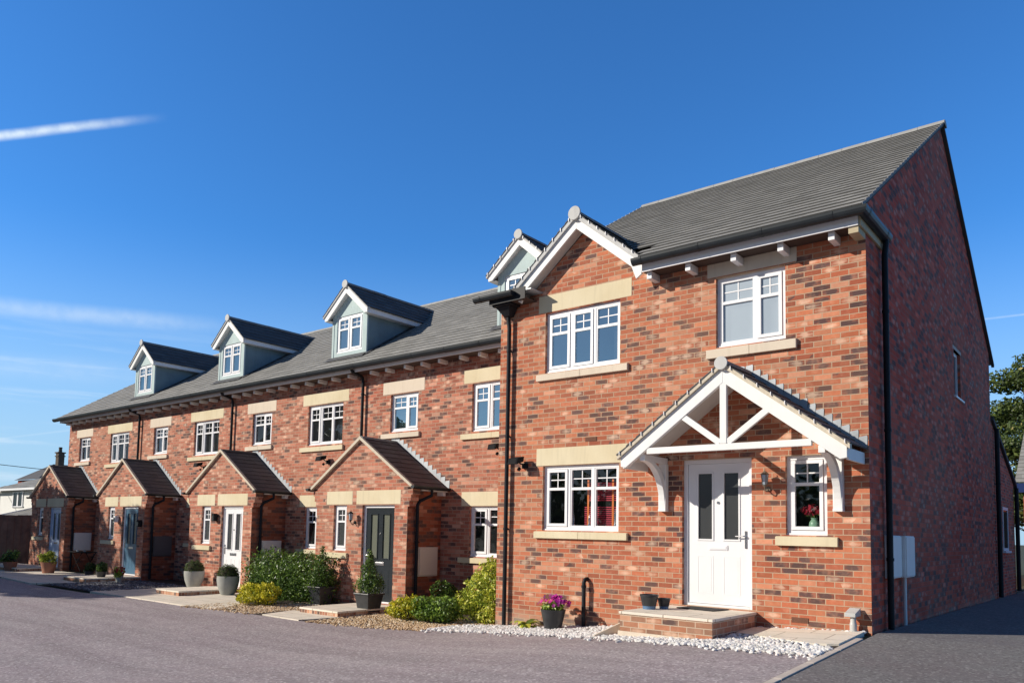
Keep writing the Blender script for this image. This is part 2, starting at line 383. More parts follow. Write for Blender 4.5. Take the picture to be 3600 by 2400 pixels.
# ------------------------------------------------------------------ ground shape
def sm(a, b, x):
    t = max(0., min(1., (x-a)/(b-a))); return t*t*(3-2*t)
GX = [(-4000, -.5), (-7, -.5), (-6, -.48), (-4.1, -.32), (-2.75, -.17), (-1.4, -.07), (0, 0), (4000, 0)]
def gz(X, Y):
    for (a, za), (b, zb) in zip(GX, GX[1:]):
        if X <= b: a0 = za+(zb-za)*(X-a)/(b-a); break
    w = 1. if X > 0 else max(.25, 1+X*.125)
    yy = max(Y, -16.)
    b = .043*min(yy, 0)*w
    if Y > 0 and X > -1: b -= .011*min(Y, 20)
    return a0+b
def gsheet(name, mat, poly=None, xs=None, ys=None, dz=0.):
    mb = MB(); n = len(ys)
    for x in xs:
        for y in ys: mb.v.append((x, y, gz(x, y)+dz))
    for i in range(len(xs)-1):
        for j in range(n-1):
            mb.f.append((i*n+j, (i+1)*n+j, (i+1)*n+j+1, i*n+j+1)); mb.mi.append(0); mb.tint.append(.5)
    return mb.build(name, mat, fix=False)
def strip(name, mat, front, back, dz, n=10):
    # sheet between two polylines (same length), draped on the ground
    mb = MB(); k = len(front)
    pts = []
    for (ax, ay), (bx, by) in zip(front, back):
        pts.append([(ax+(bx-ax)*j/n, ay+(by-ay)*j/n) for j in range(n+1)])
    for r in pts:
        for (x, y) in r: mb.v.append((x, y, gz(x, y)+dz))
    for i in range(k-1):
        for j in range(n):
            a = i*(n+1)+j; mb.f.append((a, a+n+1, a+n+2, a+1)); mb.mi.append(0); mb.tint.append(.5)
    return mb.build(name, mat, fix=False)
def dens(pl, step=.5):
    out = [pl[0]]
    for a, b in zip(pl, pl[1:]):
        k = max(1, int(math.hypot(b[0]-a[0], b[1]-a[1])/step))
        out += [(a[0]+(b[0]-a[0])*i/k, a[1]+(b[1]-a[1])*i/k) for i in range(1, k+1)]
    return out
def interp(pl, x):
    for (a, ya), (b, yb) in zip(pl, pl[1:]):
        if a <= x <= b: return ya+(yb-ya)*(x-a)/(b-a)
    return pl[0][1] if x < pl[0][0] else pl[-1][1]

xs = [-700, -300, -120, -70, -45]+[x*.5 for x in range(-80, 41)]+[30, 60, 140, 300, 700]
ys = [-700, -300, -120, -60, -35, -25]+[y*.5 for y in range(-36, 61)]+[40, 70, 140, 300, 700]
g = struct(gsheet('ground', 'earth', xs=xs, ys=ys, dz=-.03))
EDGE = [(-34, -1.9), (-28, -1.7), (-20.4, -2.3), (-16.95, -2.35), (-14.94, -2.1), (-12.51, -2.15), (-11.26, -1.9), (-10.17, -1.9), (-9.03, -1.9), (-7.43, -1.58), (-6.33, -1.12), (-5.6, -1.0), (-4.61, -1.1), (-3.65, -1.32), (-2.74, -1.64), (-2.07, -1.75), (-1.45, -1.85), (-.67, -1.89), (-.32, -1.93), (-.06, -1.98)]
ed = [(x, interp(EDGE, x)) for x in [-34+.4*i for i in range(86)] if x < -.06]+[(-.06, -1.98)]
# the road reaches from the plots' edge down past the viewer
road = strip('road', 'tarmac', [(x, -40.) for x, y in ed], ed, 0., 60); struct(road)
dr = [(x, -40.) for x in (.06, .5, 1, 2, 4, 7, 12, 20)]
struct(strip('driveway', 'tarmac_drive', dr, [(x, 40.) for x, _ in dr], .004, 120))
mb = MB()
for i in range(40):
    y0 = -12.5+i*.92; y1 = y0+.905
    if y1 > .1: break
    zz0 = gz(0, y0); zz1 = gz(0, y1)
    mb.hexa([(-.04, y0, zz0-.1), (.04, y0, zz0-.1), (.04, y1, zz1-.1), (-.04, y1, zz1-.1), (-.04, y0, zz0+.012), (.04, y0, zz0+.012), (.04, y1, zz1+.012), (-.04, y1, zz1+.012)])
o = mb.build('kerb_edging', 'kerb_stone', bevel=.005); tag(o, 'pale stone edging strip between the road and the driveway', 'kerb')

# ------------------------------------------------------------------ building helpers
def wall_front(mb, x0, x1, z0, z1, y, holes, depth=.11, m=0):
    X = sorted(set([x0, x1]+[h[0] for h in holes]+[h[1] for h in holes])); X = [x for x in X if x0 <= x <= x1]
    Z = sorted(set([z0, z1]+[h[2] for h in holes]+[h[3] for h in holes])); Z = [z for z in Z if z0 <= z <= z1]
    for a, b in zip(X, X[1:]):
        for c, d in zip(Z, Z[1:]):
            cx, cz = (a+b)/2, (c+d)/2
            if any(h[0] < cx < h[1] and h[2] < cz < h[3] for h in holes): continue
            mb.face([(a, y, c), (b, y, c), (b, y, d), (a, y, d)], m)
    for a, b, c, d in holes:
        e = y+depth
        mb.face([(a, y, c), (a, y, d), (a, e, d), (a, e, c)], m); mb.face([(b, y, c), (b, e, c), (b, e, d), (b, y, d)], m)
        mb.face([(a, y, d), (b, y, d), (b, e, d), (a, e, d)], m); mb.face([(a, y, c), (a, e, c), (b, e, c), (b, y, c)], m)
def window(parent, x0, x1, z0, z1, y, lights, lintel=None, sill=None, stone='stone', gmat='glass_clear', open_=None, tr=.36, blind=None, fr=.055, name='window', georgian=True, sillmat=None):
    """casement window: lights = relative widths; y = face of the wall"""
    yf = y+.055
    mb = MB(); P = []
    mb.box(x0, x1, yf, yf+.065, z0, z0+fr*1.15); mb.box(x0, x1, yf, yf+.065, z1-fr, z1)
    mb.box(x0, x0+fr, yf+.001, yf+.064, z0+fr*1.15, z1-fr); mb.box(x1-fr, x1, yf+.001, yf+.064, z0+fr*1.15, z1-fr)
    mb.box(x0-.01, x1+.01, yf-.02, yf+.0, z0-.0, z0+.028)   # cill nose
    tot = sum(abs(l) for l in lights); xa = x0+fr; W = (x1-x0-2*fr)
    for k, l in enumerate(lights):
        w = W*abs(l)/tot; xb = xa+w; za = z0+fr*1.15; zb = z1-fr
        if k > 0: mb.box(xa-fr*.4, xa+fr*.4, yf+.002, yf+.062, za, zb)
        op = l < 0
        sw = .048 if op else .024; yo = yf-.014 if op else yf+.008; g = .006 if op else 0
        a, b, c, d = xa+g+(fr*.4 if k else 0), xb-g-(fr*.4 if k < len(lights)-1 else 0), za+g, zb-g
        mb.box(a, b, yo, yo+.05, c, c+sw); mb.box(a, b, yo, yo+.05, d-sw, d)
        mb.box(a, a+sw, yo+.001, yo+.049, c+sw, d-sw); mb.box(b-sw, b, yo+.001, yo+.049, c+sw, d-sw)
        A, B, Cc, D = a+sw, b-sw, c+sw, d-sw
        zt = z1-(z1-z0)*tr
        mb.box(A, B, yo+.002, yo+.048, zt-.022, zt+.022)
        pm = MB(); yg = yo+.03
        pm.face([(A, yg, Cc), (B, yg, Cc), (B, yg, zt-.022), (A, yg, zt-.022)]); pm.face([(A, yg, zt+.022), (B, yg, zt+.022), (B, yg, D), (A, yg, D)])
        P.append(pm)
        if georgian:
            mx = (A+B)/2; mz = (zt+.022+D)/2; yb = yg-.006
            mb.box(mx-.009, mx+.009, yb, yb+.005, zt+.022, D); mb.box(A, mx-.009, yb, yb+.005, mz-.009, mz+.009); mb.box(mx+.009, B, yb, yb+.005, mz-.009, mz+.009)
        xa = xb
    w = mb.build(name, 'upvc', parent, bevel=.004)
    for pm in P: pm.build('pane', gmat, w, fix=False)
    if lintel:
        m2 = MB(); a, b, c, d = lintel; m2.box(a, b, y-.004, y+.10, c, d); m2.build('lintel', stone, w, bevel=.004)
    if sill:
        m2 = MB(); a, b, c, d = sill; 
        n = 2 if b-a > 1.2 else 1
        for i in range(n):
            s0 = a+(b-a)*i/n; s1 = a+(b-a)*(i+1)/n-(.004 if i < n-1 else 0)
            m2.hexa([(s0, y-.055, c), (s1, y-.055, c), (s1, y+.06, c), (s0, y+.06, c), (s0, y-.055, d-.018), (s1, y-.055, d-.018), (s1, y+.06, d), (s0, y+.06, d)])
        m2.build('sill', sillmat or stone, w, bevel=.004)
    # shallow box standing in for the room, its dimness put into the colour
    m3 = MB(); yy = y+.14; yb = y+.75
    m3.face([(x0, yb, z0), (x1, yb, z0), (x1, yb, z1), (x0, yb, z1)]); m3.face([(x0, yy, z0), (x0, yb, z0), (x0, yb, z1), (x0, yy, z1)])
    m3.face([(x1, yy, z0), (x1, yb, z0), (x1, yb, z1), (x1, yy, z1)]); m3.face([(x0, yy, z0), (x1, yy, z0), (x1, yb, z0), (x0, yb, z0)]); m3.face([(x0, yy, z1), (x1, yy, z1), (x1, yb, z1), (x0, yb, z1)])
    m3.build('dark_room_box', 'dark_interior', w, fix=False)
    if blind:
        m4 = MB()
        if blind == 'roller':
            m4.box(x0+.06, x1-.06, yf+.1, yf+.104, z0+(z1-z0)*random.uniform(0., .12), z1-.05); m4.build('roller_blind', 'blind_white', w)
        elif blind == 'curtain':
            for (a, b) in ((x0+.04, x0+.04+(x1-x0)*.22), (x1-.04-(x1-x0)*.25, x1-.04)):
                n = 10
                for i in range(n):
                    u0 = a+(b-a)*i/n; u1 = a+(b-a)*(i+1)/n; ya = yf+.12+(.02 if i % 2 else 0); yb2 = yf+.12+(0 if i % 2 else .02)
                    m4.face([(u0, ya, z0+.05), (u1, yb2, z0+.05), (u1, yb2, z1-.05), (u0, ya, z1-.05)])
            m4.build('curtain', 'curtain', w, fix=False)
        elif blind == 'edge':
            for i in range(6): m4.face([(x1-.20+i*.025, yf+.11+.015*(i % 2), z0+.05), (x1-.175+i*.025, yf+.11+.015*((i+1) % 2), z0+.05), (x1-.175+i*.025, yf+.11+.015*((i+1) % 2), z1-.05), (x1-.20+i*.025, yf+.11+.015*(i % 2), z1-.05)])
            m4.build('curtain', 'curtain', w, fix=False)
        elif blind == 'net':
            m4.box(x0+.05, x1-.05, yf+.1, yf+.103, z0+.04, z0+(z1-z0)*.62); m4.build('curtain', 'curtain', w)
    return w
def roof_plane(mb, p0, e, L, s, S, gauge=.22, tw=.3, th=.006, mask=None, jitter=.0012):
    """tiles laid in courses; p0 = eave corner, e along the eave, s up the slope"""
    p0 = Vector(p0); e = Vector(e).normalized(); s = Vector(s).normalized(); n = e.cross(s)
    if n.z < 0: n = -n
    rows = int(math.ceil(S/gauge)); cols = int(math.ceil(L/tw))
    for r in range(rows):
        s0 = r*gauge; s1 = min(S, (r+1)*gauge)
        off = (r % 2)*.5*tw
        for c in range(cols+1):
            a = max(0., c*tw-off); b = min(L, (c+1)*tw-off)
            if b-a < .01: continue
            if mask and mask(p0+e*((a+b)/2)+s*((s0+s1)/2)): continue
            j = random.uniform(-jitter, jitter); g = .0015
            A = p0+e*(a+g)+s*s0; B = p0+e*(b-g)+s*s0; C = p0+e*(b-g)+s*s1; D = p0+e*(a+g)+s*s1
            nt = n*(th+.012+j); nb = n*(.006+j)
            mb.hexa([A, B, C, D, A+nt, B+nt, C+nb, D+nb], 0, min(1, max(0, random.gauss(.5, .22))), mf=(1, 0, 1, 0, 1, 0) if (e.cross(s)).z > 0 else (1, 0, 1, 0, 1, 0))  # lower edges take the dark colour that paints the shade beneath each course
def ridge(mb, a, b, r=.11, seg=.45, flat=.75):
    dz_ = Vector((0, 0, r*.45)); a = Vector(a)-dz_; b = Vector(b)-dz_; L = (b-a).length; k = max(1, int(round(L/seg))); d = (b-a)/k; u = d.normalized()
    sd = u.cross(Vector((0, 0, 1))).normalized()
    for i in range(k):
        p = a+d*i+u*.003; q = a+d*(i+1)-u*.003; pts = []
        n = 8
        for t in range(n+1):
            th = PI*t/n; pts.append(sd*(math.cos(th)*r)+Vector((0, 0, 1))*(math.sin(th)*r*flat))
        jz = Vector((0, 0, random.uniform(-.003, .003)))
        for t in range(n):
            mb.face([p+pts[t]+jz, p+pts[t+1]+jz, q+pts[t+1]+jz, q+pts[t]+jz])
        mb.face([p+x+jz for x in pts]); mb.face([q+x+jz for x in pts])
def gutter(parent, pts, r=.062, name='gutter', brackets=.9, mat='black_gutter'):
    """half round gutter following pts (top rim level)"""
    mb = MB(); pts = [Vector(p) for p in pts]; n = 9
    rings = []
    for i, p in enumerate(pts):
        d0 = (p-pts[i-1]).normalized() if i > 0 else None; d1 = (pts[i+1]-p).normalized() if i < len(pts)-1 else None
        if d0 is None: d = d1; sc = 1
        elif d1 is None: d = d0; sc = 1
        else: d = (d0+d1).normalized(); sc = 1/max(.5, d.dot(d0))
        sd = d.cross(Vector((0, 0, 1))).normalized()*sc
        rings.append([p+sd*(math.cos(PI*t/n)*r)-Vector((0, 0, math.sin(PI*t/n)*r*1.25)) for t in range(n+1)])
    for A, B in zip(rings, rings[1:]):
        for t in range(n): mb.face([A[t], A[t+1], B[t+1], B[t]])
    for R_ in (rings[0], rings[-1]): mb.face(R_)
    mb2 = mb
    for a, b in zip(pts, pts[1:]):
        L = (b-a).length; k = int(L/brackets); d = (b-a).normalized()
        for i in range(k+1):
            c = a+d*min(L-.03, .15+i*brackets)
            sd = d.cross(Vector((0, 0, 1))).normalized()
            for s0 in (-.017,):
                P0 = [c+d*s0+sd*(math.cos(PI*t/n)*(r+.006))-Vector((0, 0, math.sin(PI*t/n)*(r*1.25+.006)-.004)) for t in range(n+1)]
                P1 = [q+d*.034 for q in P0]
                for t in range(n): mb2.face([P0[t], P0[t+1], P1[t+1], P1[t]])
    return mb.build(name, mat, parent, fix=False)
def downpipe(parent, path, r=.034, name='downpipe', clips=()):
    mb = MB(); mb.tube(path, r, 12)
    for (x, y, z) in clips:
        mb.tube([(x, y, z-.02), (x, y, z+.02)], r+.008, 12); mb.box(x-.012, x+.012, y, y+.07, z-.012, z+.012)
    return mb.build(name, 'black_plastic', parent, smooth=True)
def door(parent, x0, x1, z0, z1, y, mat, gl, handle_side=1, frame='upvc', lintel=None, stone='stone', panels=True, knocker=True):
    yf = y+.06; f = .06
    mb = MB(); mb.box(x0, x0+f, yf, yf+.08, z0, z1-f); mb.box(x1-f, x1, yf, yf+.08, z0, z1-f); mb.box(x0, x1, yf, yf+.08, z1-f, z1); mb.box(x0+f, x1-f, yf, yf+.09, z0, z0+.035)
    fr = mb.build('door_frame', frame, parent, bevel=.004)
    a, b, c, d = x0+f+.004, x1-f-.004, z0+.04, z1-f-.004; yl = yf+.022; W = b-a; H = d-c
    gx = [(a+W*.17, a+W*.40), (a+W*.60, a+W*.83)]; gz0, gz1 = c+H*.46, c+H*.93
    mb = MB(); holes = [(p, q, gz0, gz1) for p, q in gx]
    wall_front(mb, a, b, c, d, yl, holes, .02)
    mb.face([(a, yl, c), (a, yl+.045, c), (a, yl+.045, d), (a, yl, d)]); mb.face([(b, yl, c), (b, yl+.045, c), (b, yl+.045, d), (b, yl, d)])
    for p, q in gx:   # moulded bead round each glass
        for (u0, u1, w0, w1) in ((p-.022, q+.022, gz0-.022, gz0), (p-.022, q+.022, gz1, gz1+.022), (p-.022, p, gz0, gz1), (q, q+.022, gz0, gz1)):
            mb.box(u0, u1, yl-.012, yl+.002, w0, w1)
    if panels:
        for p, q in ((a+W*.15, a+W*.42), (a+W*.58, a+W*.85)):
            w0, w1 = c+H*.07, c+H*.34
            for (u0, u1, v0, v1) in ((p, q, w0, w0+.014), (p, q, w1-.014, w1), (p, p+.014, w0+.014, w1-.014), (q-.014, q, w0+.014, w1-.014)):
                mb.box(u0, u1, yl-.003, yl+.002, v0, v1)
            mb.box(p+.03, q-.03, yl-.002, yl+.002, w0+.03, w1-.03)
    dr = mb.build('door', mat, parent, fix=True)
    for p, q in gx:
        g_ = MB(); g_.box(p, q, yl+.012, yl+.018, gz0, gz1); g_.build('glass_panel', gl, dr)
    lp = MB(); lx = (a+b)/2; lz = c+H*.40; lp.box(lx-.14, lx+.14, yl-.012, yl+.001, lz-.035, lz+.035); lp.box(lx-.12, lx+.12, yl-.018, yl-.012, lz-.02, lz+.022); lp.build('letter_plate', 'upvc' if mat == 'door_white' and x0 > -3 else 'chrome', dr, bevel=.003)
    h = MB(); hx = b-.05 if handle_side > 0 else a+.05; hz = c+H*.46
    h.box(hx-.014, hx+.014, yl-.012, yl, hz-.12, hz+.12); h.tube([(hx, yl-.005, hz+.05), (hx, yl-.05, hz+.05), (hx-.02*handle_side, yl-.055, hz+.05), (hx-.13*handle_side, yl-.055, hz+.045)], .009, 8)
    h.build('handle', 'chrome', dr)
    if knocker:
        k = MB(); kx = (a+b)/2; kz = c+H*.72; k.tube([(kx, yl, kz), (kx, yl-.012, kz)], .02, 12); k.build('spyhole', 'chrome', dr)
    if lintel:
        m2 = MB(); q = lintel; m2.box(q[0], q[1], y-.004, y+.1, q[2], q[3]); m2.build('lintel', stone, fr, bevel=.004)
    return dr

# ------------------------------------------------------------------ the near house
NH = thing('brick_house', 'tall red brick house at the right with a white timber canopy and small front gable', 'house', (-3., 5.3, -.6))
FW, FD = 6., 10.6   # frontage, depth
RZ = 8.80; EZ = 5.31; EY = -.40; RS = (RZ-EZ)/(5.3-EY)
win = [(-5.04, -3.59, 1.19, 2.26), (-5.03, -3.59, 3.83, 4.865), (-2.01, -1.02, 3.855, 4.88), (-1.04, -.51, 1.19, 2.25)]
dor = (-2.53, -1.50, .155, 2.255)
mb = MB()
wall_front(mb, -FW, 0, -.7, 5.22, 0, [w for w in win]+[dor])
# the gablet's own brick triangle
GC, GW, GA = -4.285, 1.2, 6.10
wf = 5.22
mb.face([(GC-1.08, 0, wf), (GC+1.08, 0, wf), (GC, 0, GA)])
mb.build('front_wall', 'brick_near', NH, fix=False)
mb = MB()
def roofz(y): return EZ+RS*(min(y, 10.6-y)-EY)
# side gable wall with a window opening
sh = [(6.10, 6.76, 3.87, 4.76)]
Ysp = [0, 6.10, 6.76, 10.6]
def syz(a, b, c, d): mb.face([(0, a, c), (0, b, c), (0, b, d), (0, a, d)])
syz(0, 6.10, -.7, 5.22); syz(6.76, 10.6, -.7, 5.22); syz(6.10, 6.76, -.7, 3.87); syz(6.10, 6.76, 4.76, 5.22)
mb.face([(0, 0, 5.22), (0, 10.6, 5.22), (0, 10.6, roofz(10.6)-.06), (0, 5.3, RZ-.07), (0, 0, roofz(0)-.06)])
for (a, b, c, d) in ((6.10, 6.10, 3.87, 4.76), (6.76, 6.76, 3.87, 4.76)): mb.face([(0, a, c), (0, a, d), (-.11, a, d), (-.11, a, c)])
mb.face([(0, 6.1, 3.87), (0, 6.76, 3.87), (-.11, 6.76, 3.87), (-.11, 6.1, 3.87)]); mb.face([(0, 6.1, 4.76), (0, 6.76, 4.76), (-.11, 6.76, 4.76), (-.11, 6.1, 4.76)])
mb.build('side_wall', 'brick_gable_shaded', NH, fix=False)
mb = MB()
mb.face([(-FW, 0, -.7), (-FW, 10.6, -.7), (-FW, 10.6, roofz(10.6)-.06), (-FW, 5.3, RZ-.07), (-FW, .9, roofz(.9)-.06), (-FW, .9, 5.22), (-FW, 0, 5.22)])
mb.face([(-FW, .9, 5.22), (-5.0, .9, 5.22), (-5.0, .9, roofz(.9)-.02), (-FW, .9, roofz(.9)-.02)])
mb.face([(-FW, 10.6, -.7), (0, 10.6, -.7), (0, 10.6, 5.3), (-FW, 10.6, 5.3)])
mb.build('rear_wall', 'brick_terrace', NH, fix=False)
# side window
mb = MB(); mb.box(-.10, -.05, 6.1, 6.17, 3.87, 4.76); mb.box(-.10, -.05, 6.70, 6.76, 3.87, 4.76); mb.box(-.10, -.05, 6.17, 6.70, 3.87, 3.94); mb.box(-.10, -.05, 6.17, 6.70, 4.69, 4.76)
w = mb.build('window', 'upvc', NH); mb = MB(); mb.box(-.085, -.08, 6.17, 6.70, 3.94, 4.69); mb.build('pane', 'glass_dark', w)
mb = MB(); mb.box(-.05, .035, 6.06, 6.96, 3.835, 3.87); mb.build('sill', 'upvc', w)
mb = MB(); mb.box(-.05, .004, 6.0, 6.86, 4.76, 4.82); mb.build('lintel', 'kerb_stone', w)
# windows
window(NH, *win[0], 0, [-1, 1.05, 1], lintel=(-5.176, -3.44, 2.265, 2.556), sill=(-5.176, -3.42, 1.06, 1.185), gmat='glass_clear')
window(NH, *win[1], 0, [-1, -1.02, 1], lintel=(-5.176, -3.385, 4.875, 5.17), sill=(-5.176, -3.43, 3.70, 3.825), stone='stone', sillmat='stone_pink', gmat='glass_sky', blind='edge')
window(NH, *win[2], 0, [1.35, -1], lintel=(-2.14, -.865, 4.90, 5.165), sill=(-2.14, -.87, 3.70, 3.845), stone='stone_pink', gmat='glass_frost', blind='net')
window(NH, *win[3], 0, [-1], sill=(-1.165, -.375, 1.05, 1.185), gmat='glass_clear')
door(NH, *dor, 0, 'door_white', 'glass_grey', 1)
# vents
for (x, z) in ((-4.87, .10), (-.865, .08), (-4.10, 2.66)):
    mb = MB()
    mb.box(x-.11, x+.11, -.003, .01, z-.034, z+.034, 1)
    for i in range(5): mb.box(x-.105, x+.105, -.009, -.003, z-.03+i*.013, z-.024+i*.013)
    mb.build('air_brick', ['brick_near_vent' if 'brick_near_vent' in M else 'pot_terracotta', 'soil'], NH)
# main roof
def nmask(p): return ((GC-1.15 < p.x < GC+1.15) and p.y < .13) or (p.x < -5.1 and p.y < .9)
mb = MB(); S_ = math.hypot(5.3-EY, RZ-EZ)
roof_plane(mb, (-FW-.06, EY, EZ), (1, 0, 0), FW+.12, (0, 5.3-EY, RZ-EZ), S_, gauge=.238, mask=nmask, th=.012)
mb.face([(-FW-.06, EY+11.4, EZ), (.06, EY+11.4, EZ), (.06, 5.3, RZ), (-FW-.06, 5.3, RZ)], 0, .5)
nr = mb.build('roof', ['tile', 'tile_dark_shade'], NH, fix=True)
mb = MB(); ridge(mb, (-FW-.07, 5.3, RZ+.0), (.09, 5.3, RZ+.0), .13); mb.build('ridge_tiles', 'ridge_light', nr, fix=False)
# verge: mortar bed under the tile edges on both gables
for X0, X1 in ((-.0, .058), (-FW-.058, -FW)):
    mb = MB()
    for sgn in (1, -1):
        ya, yb = (EY, 5.3) if sgn > 0 else (11.0, 5.3)
        a = (ya, EZ); b = (yb, RZ)
        if X0 < -1 and sgn > 0: a = (.95, EZ+RS*(.95-EY))
        mb.prismx([(a[0], a[1]-.055), (b[0], b[1]-.055), (b[0], b[1]+.004), (a[0], a[1]+.004)], X0, X1)
    mb.build('verge', 'tile_dark_shade' if X0 > -1 else 'mortar', nr)
# stepped tile edge on the side gable
mb = MB(); mb2 = MB(); k = 34
for i in range(k):
    t0 = i/k; y = EY+(5.3-EY)*t0; z = EZ+(RZ-EZ)*t0; dy = (5.3-EY)/k; dz = (RZ-EZ)/k
    mb.hexa([(.056, y, z-.02), (.072, y, z-.02), (.072, y+dy*.92, z+dz*.92-.02), (.056, y+dy*.92, z+dz*.92-.02), (.056, y, z+.034), (.072, y, z+.034), (.072, y+dy*.92, z+dz*.92+.022), (.056, y+dy*.92, z+dz*.92+.022)])
    if y > .9: mb2.hexa([(-FW-.072, y, z-.02), (-FW-.056, y, z-.02), (-FW-.056, y+dy*.92, z+dz*.92-.02), (-FW-.072, y+dy*.92, z+dz*.92-.02), (-FW-.072, y, z+.034), (-FW-.056, y, z+.034), (-FW-.056, y+dy*.92, z+dz*.92+.022), (-FW-.072, y+dy*.92, z+dz*.92+.022)])
mb.build('verge_tiles', 'ridge_tile', nr); mb2.build('verge_tiles', 'cap_grey', nr)
# eaves: fascia, soffit, dentil blocks
for (a, b) in ((-3.02, .0), (-6.0, -5.22)):
    mb = MB(); mb.box(a, b, -.35, -.33, 5.085, 5.29); mb.build('fascia', 'upvc' if a > -4 else 'black_plastic', NH)
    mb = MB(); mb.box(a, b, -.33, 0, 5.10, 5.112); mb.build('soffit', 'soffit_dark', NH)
for x in (-2.94, -2.32, -1.64, -.99, -.34):
    mb = MB(); mb.box(x-.04, x+.04, -.27, 0, 4.99, 5.10); mb.build('rafter_block', 'upvc', NH, bevel=.004)
# cream box end at the corner
mb = MB(); mb.box(.0, .03, -.33, .8, 5.08, 5.27); mb.box(-.12, .0, -.325, -.0, 5.0, 5.10); mb.build('eaves_box', 'stone_dull', NH, bevel=.004)
gutter(NH, [(-3.12, -.445, 5.265), (.07, -.445, 5.265), (.07, .80, 5.265)], .078)
mb = MB(); mb.box(-FW, -5.1, -.34, .9, 5.225, 5.245); mb.build('valley_lead', 'lead', NH)
gutter(NH, [(-6.28, -.41, 5.235), (-5.43, -.41, 5.235)], .07)
downpipe(NH, [(.08, .70, 5.24), (.08, .70, 5.12), (.07, .67, 4.98), (.07, .67, .0)], .04, clips=[(.07, .67, z) for z in (4.2, 2.6, .9)])
mb = MB(); mb.box(-5.97, -5.56, -.30, -.02, 5.06, 5.16); mb.hexa([(-5.83, -.14, 4.90), (-5.70, -.14, 4.90), (-5.70, -.02, 4.90), (-5.83, -.02, 4.90), (-5.93, -.26, 5.06), (-5.62, -.26, 5.06), (-5.62, -.02, 5.06), (-5.93, -.02, 5.06)]); mb.build('hopper', 'black_plastic', NH, bevel=.01)
downpipe(NH, [(-5.77, -.09, 4.9), (-5.755, -.075, 4.7), (-5.755, -.075, -.46)], .036, clips=[(-5.755, -.075, z) for z in (4.3, 2.8, 1.2)])
# small front gable: barge boards, roof, end cap
sl = .83; yb0, yb1 = -.23, -.195; hw = 1.22; az = 6.27
mb = MB(); vt = .17
for s in (-1, 1):
    mb.prism([(GC, az), (GC+s*hw, az-sl*hw), (GC+s*(hw-.03), az-sl*hw-.15), (GC+s*(hw-.12), az-sl*hw-.21), (GC+s*(hw-.20), az-sl*(hw-.20)-vt), (GC, az-vt)], yb0, yb1)
mb.build('barge_board', 'paint_white', NH, bevel=.004)
mb = MB()
for s in (-1, 1):
    p = [(GC, az-vt+.02), (GC+s*(hw-.1), az-sl*(hw-.1)-vt+.02), (GC+s*(hw-.1), az-sl*(hw-.1)-vt+.06), (GC, az-vt+.06)]
    mb.prism(p, yb1, -.002)
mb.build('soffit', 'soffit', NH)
def small_gable_roof(parent, c, hw, az, sl, y0, y1, mat='tile_dark', gauge=.2, rise=.05, cap=.12, clips=True, ridge_mat='tile_dark_shade', m2='mortar', th=.03, capmat='cap_grey', lname='roof'):
    """tiled two-slope roof over a barge at height az (top of board at the centre)"""
    mb = MB(); eave = hw+.04; top = az+rise
    Sx = math.hypot(eave, eave*sl)
    for s in (-1, 1):
        ez = top-sl*eave
        e = (0, 1, 0); L = y1-y0
        roof_plane(mb, (c+s*eave, y0, ez), e, L, (-s*eave, 0, eave*sl), Sx, gauge=gauge)
    r = mb.build(lname, [mat, 'tile_dark_shade'], parent)
    # mortar verge
    mb = MB()
    for s in (-1, 1):
        mb.prism([(c, top+.0), (c+s*eave, top-sl*eave+.0), (c+s*eave, top-sl*eave-rise), (c, top-rise)], y0+.012, y0+.10)
    if clips:
        k = int(Sx/gauge)
        for s in (-1, 1):
            for i in range(k):
                t = (i+.25)/k; x = c+s*eave*(1-t); z = top-sl*eave*(1-t)
                d = Vector((-s, 0, sl)).normalized()
                q = Vector((x, y0-.010, z+.0)); mb.hexa([q+Vector((0, 0, -.028)), q+Vector((0, .016, -.028)), q+d*.012+Vector((0, .016, -.028)), q+d*.012+Vector((0, 0, -.028)), q+Vector((0, 0, .022)), q+Vector((0, .016, .022)), q+d*.012+Vector((0, .016, .022)), q+d*.012+Vector((0, 0, .022))], 1)
    mb.build('verge', [m2, 'upvc'], r)
    mb = MB(); ridge(mb, (c, y0, top+.0), (c, y1, top), .10, .42, .85); mb.build('ridge_tiles', 'ridge_tile', r, fix=False)
    if cap:
        mb = MB(); n = 20; pts = [(c+cap*math.cos(2*PI*i/n), top-.015+cap*math.sin(2*PI*i/n)) for i in range(n)]
        mb.prism(pts, y0-.022, y0+.01); mb.build('ridge_end_cap', capmat, r, bevel=.004)
    return r
small_gable_roof(NH, GC, 1.22, az, sl, -.28, 1.6, cap=.115, rise=.085, m2='cap_grey', lname='gable_roof')
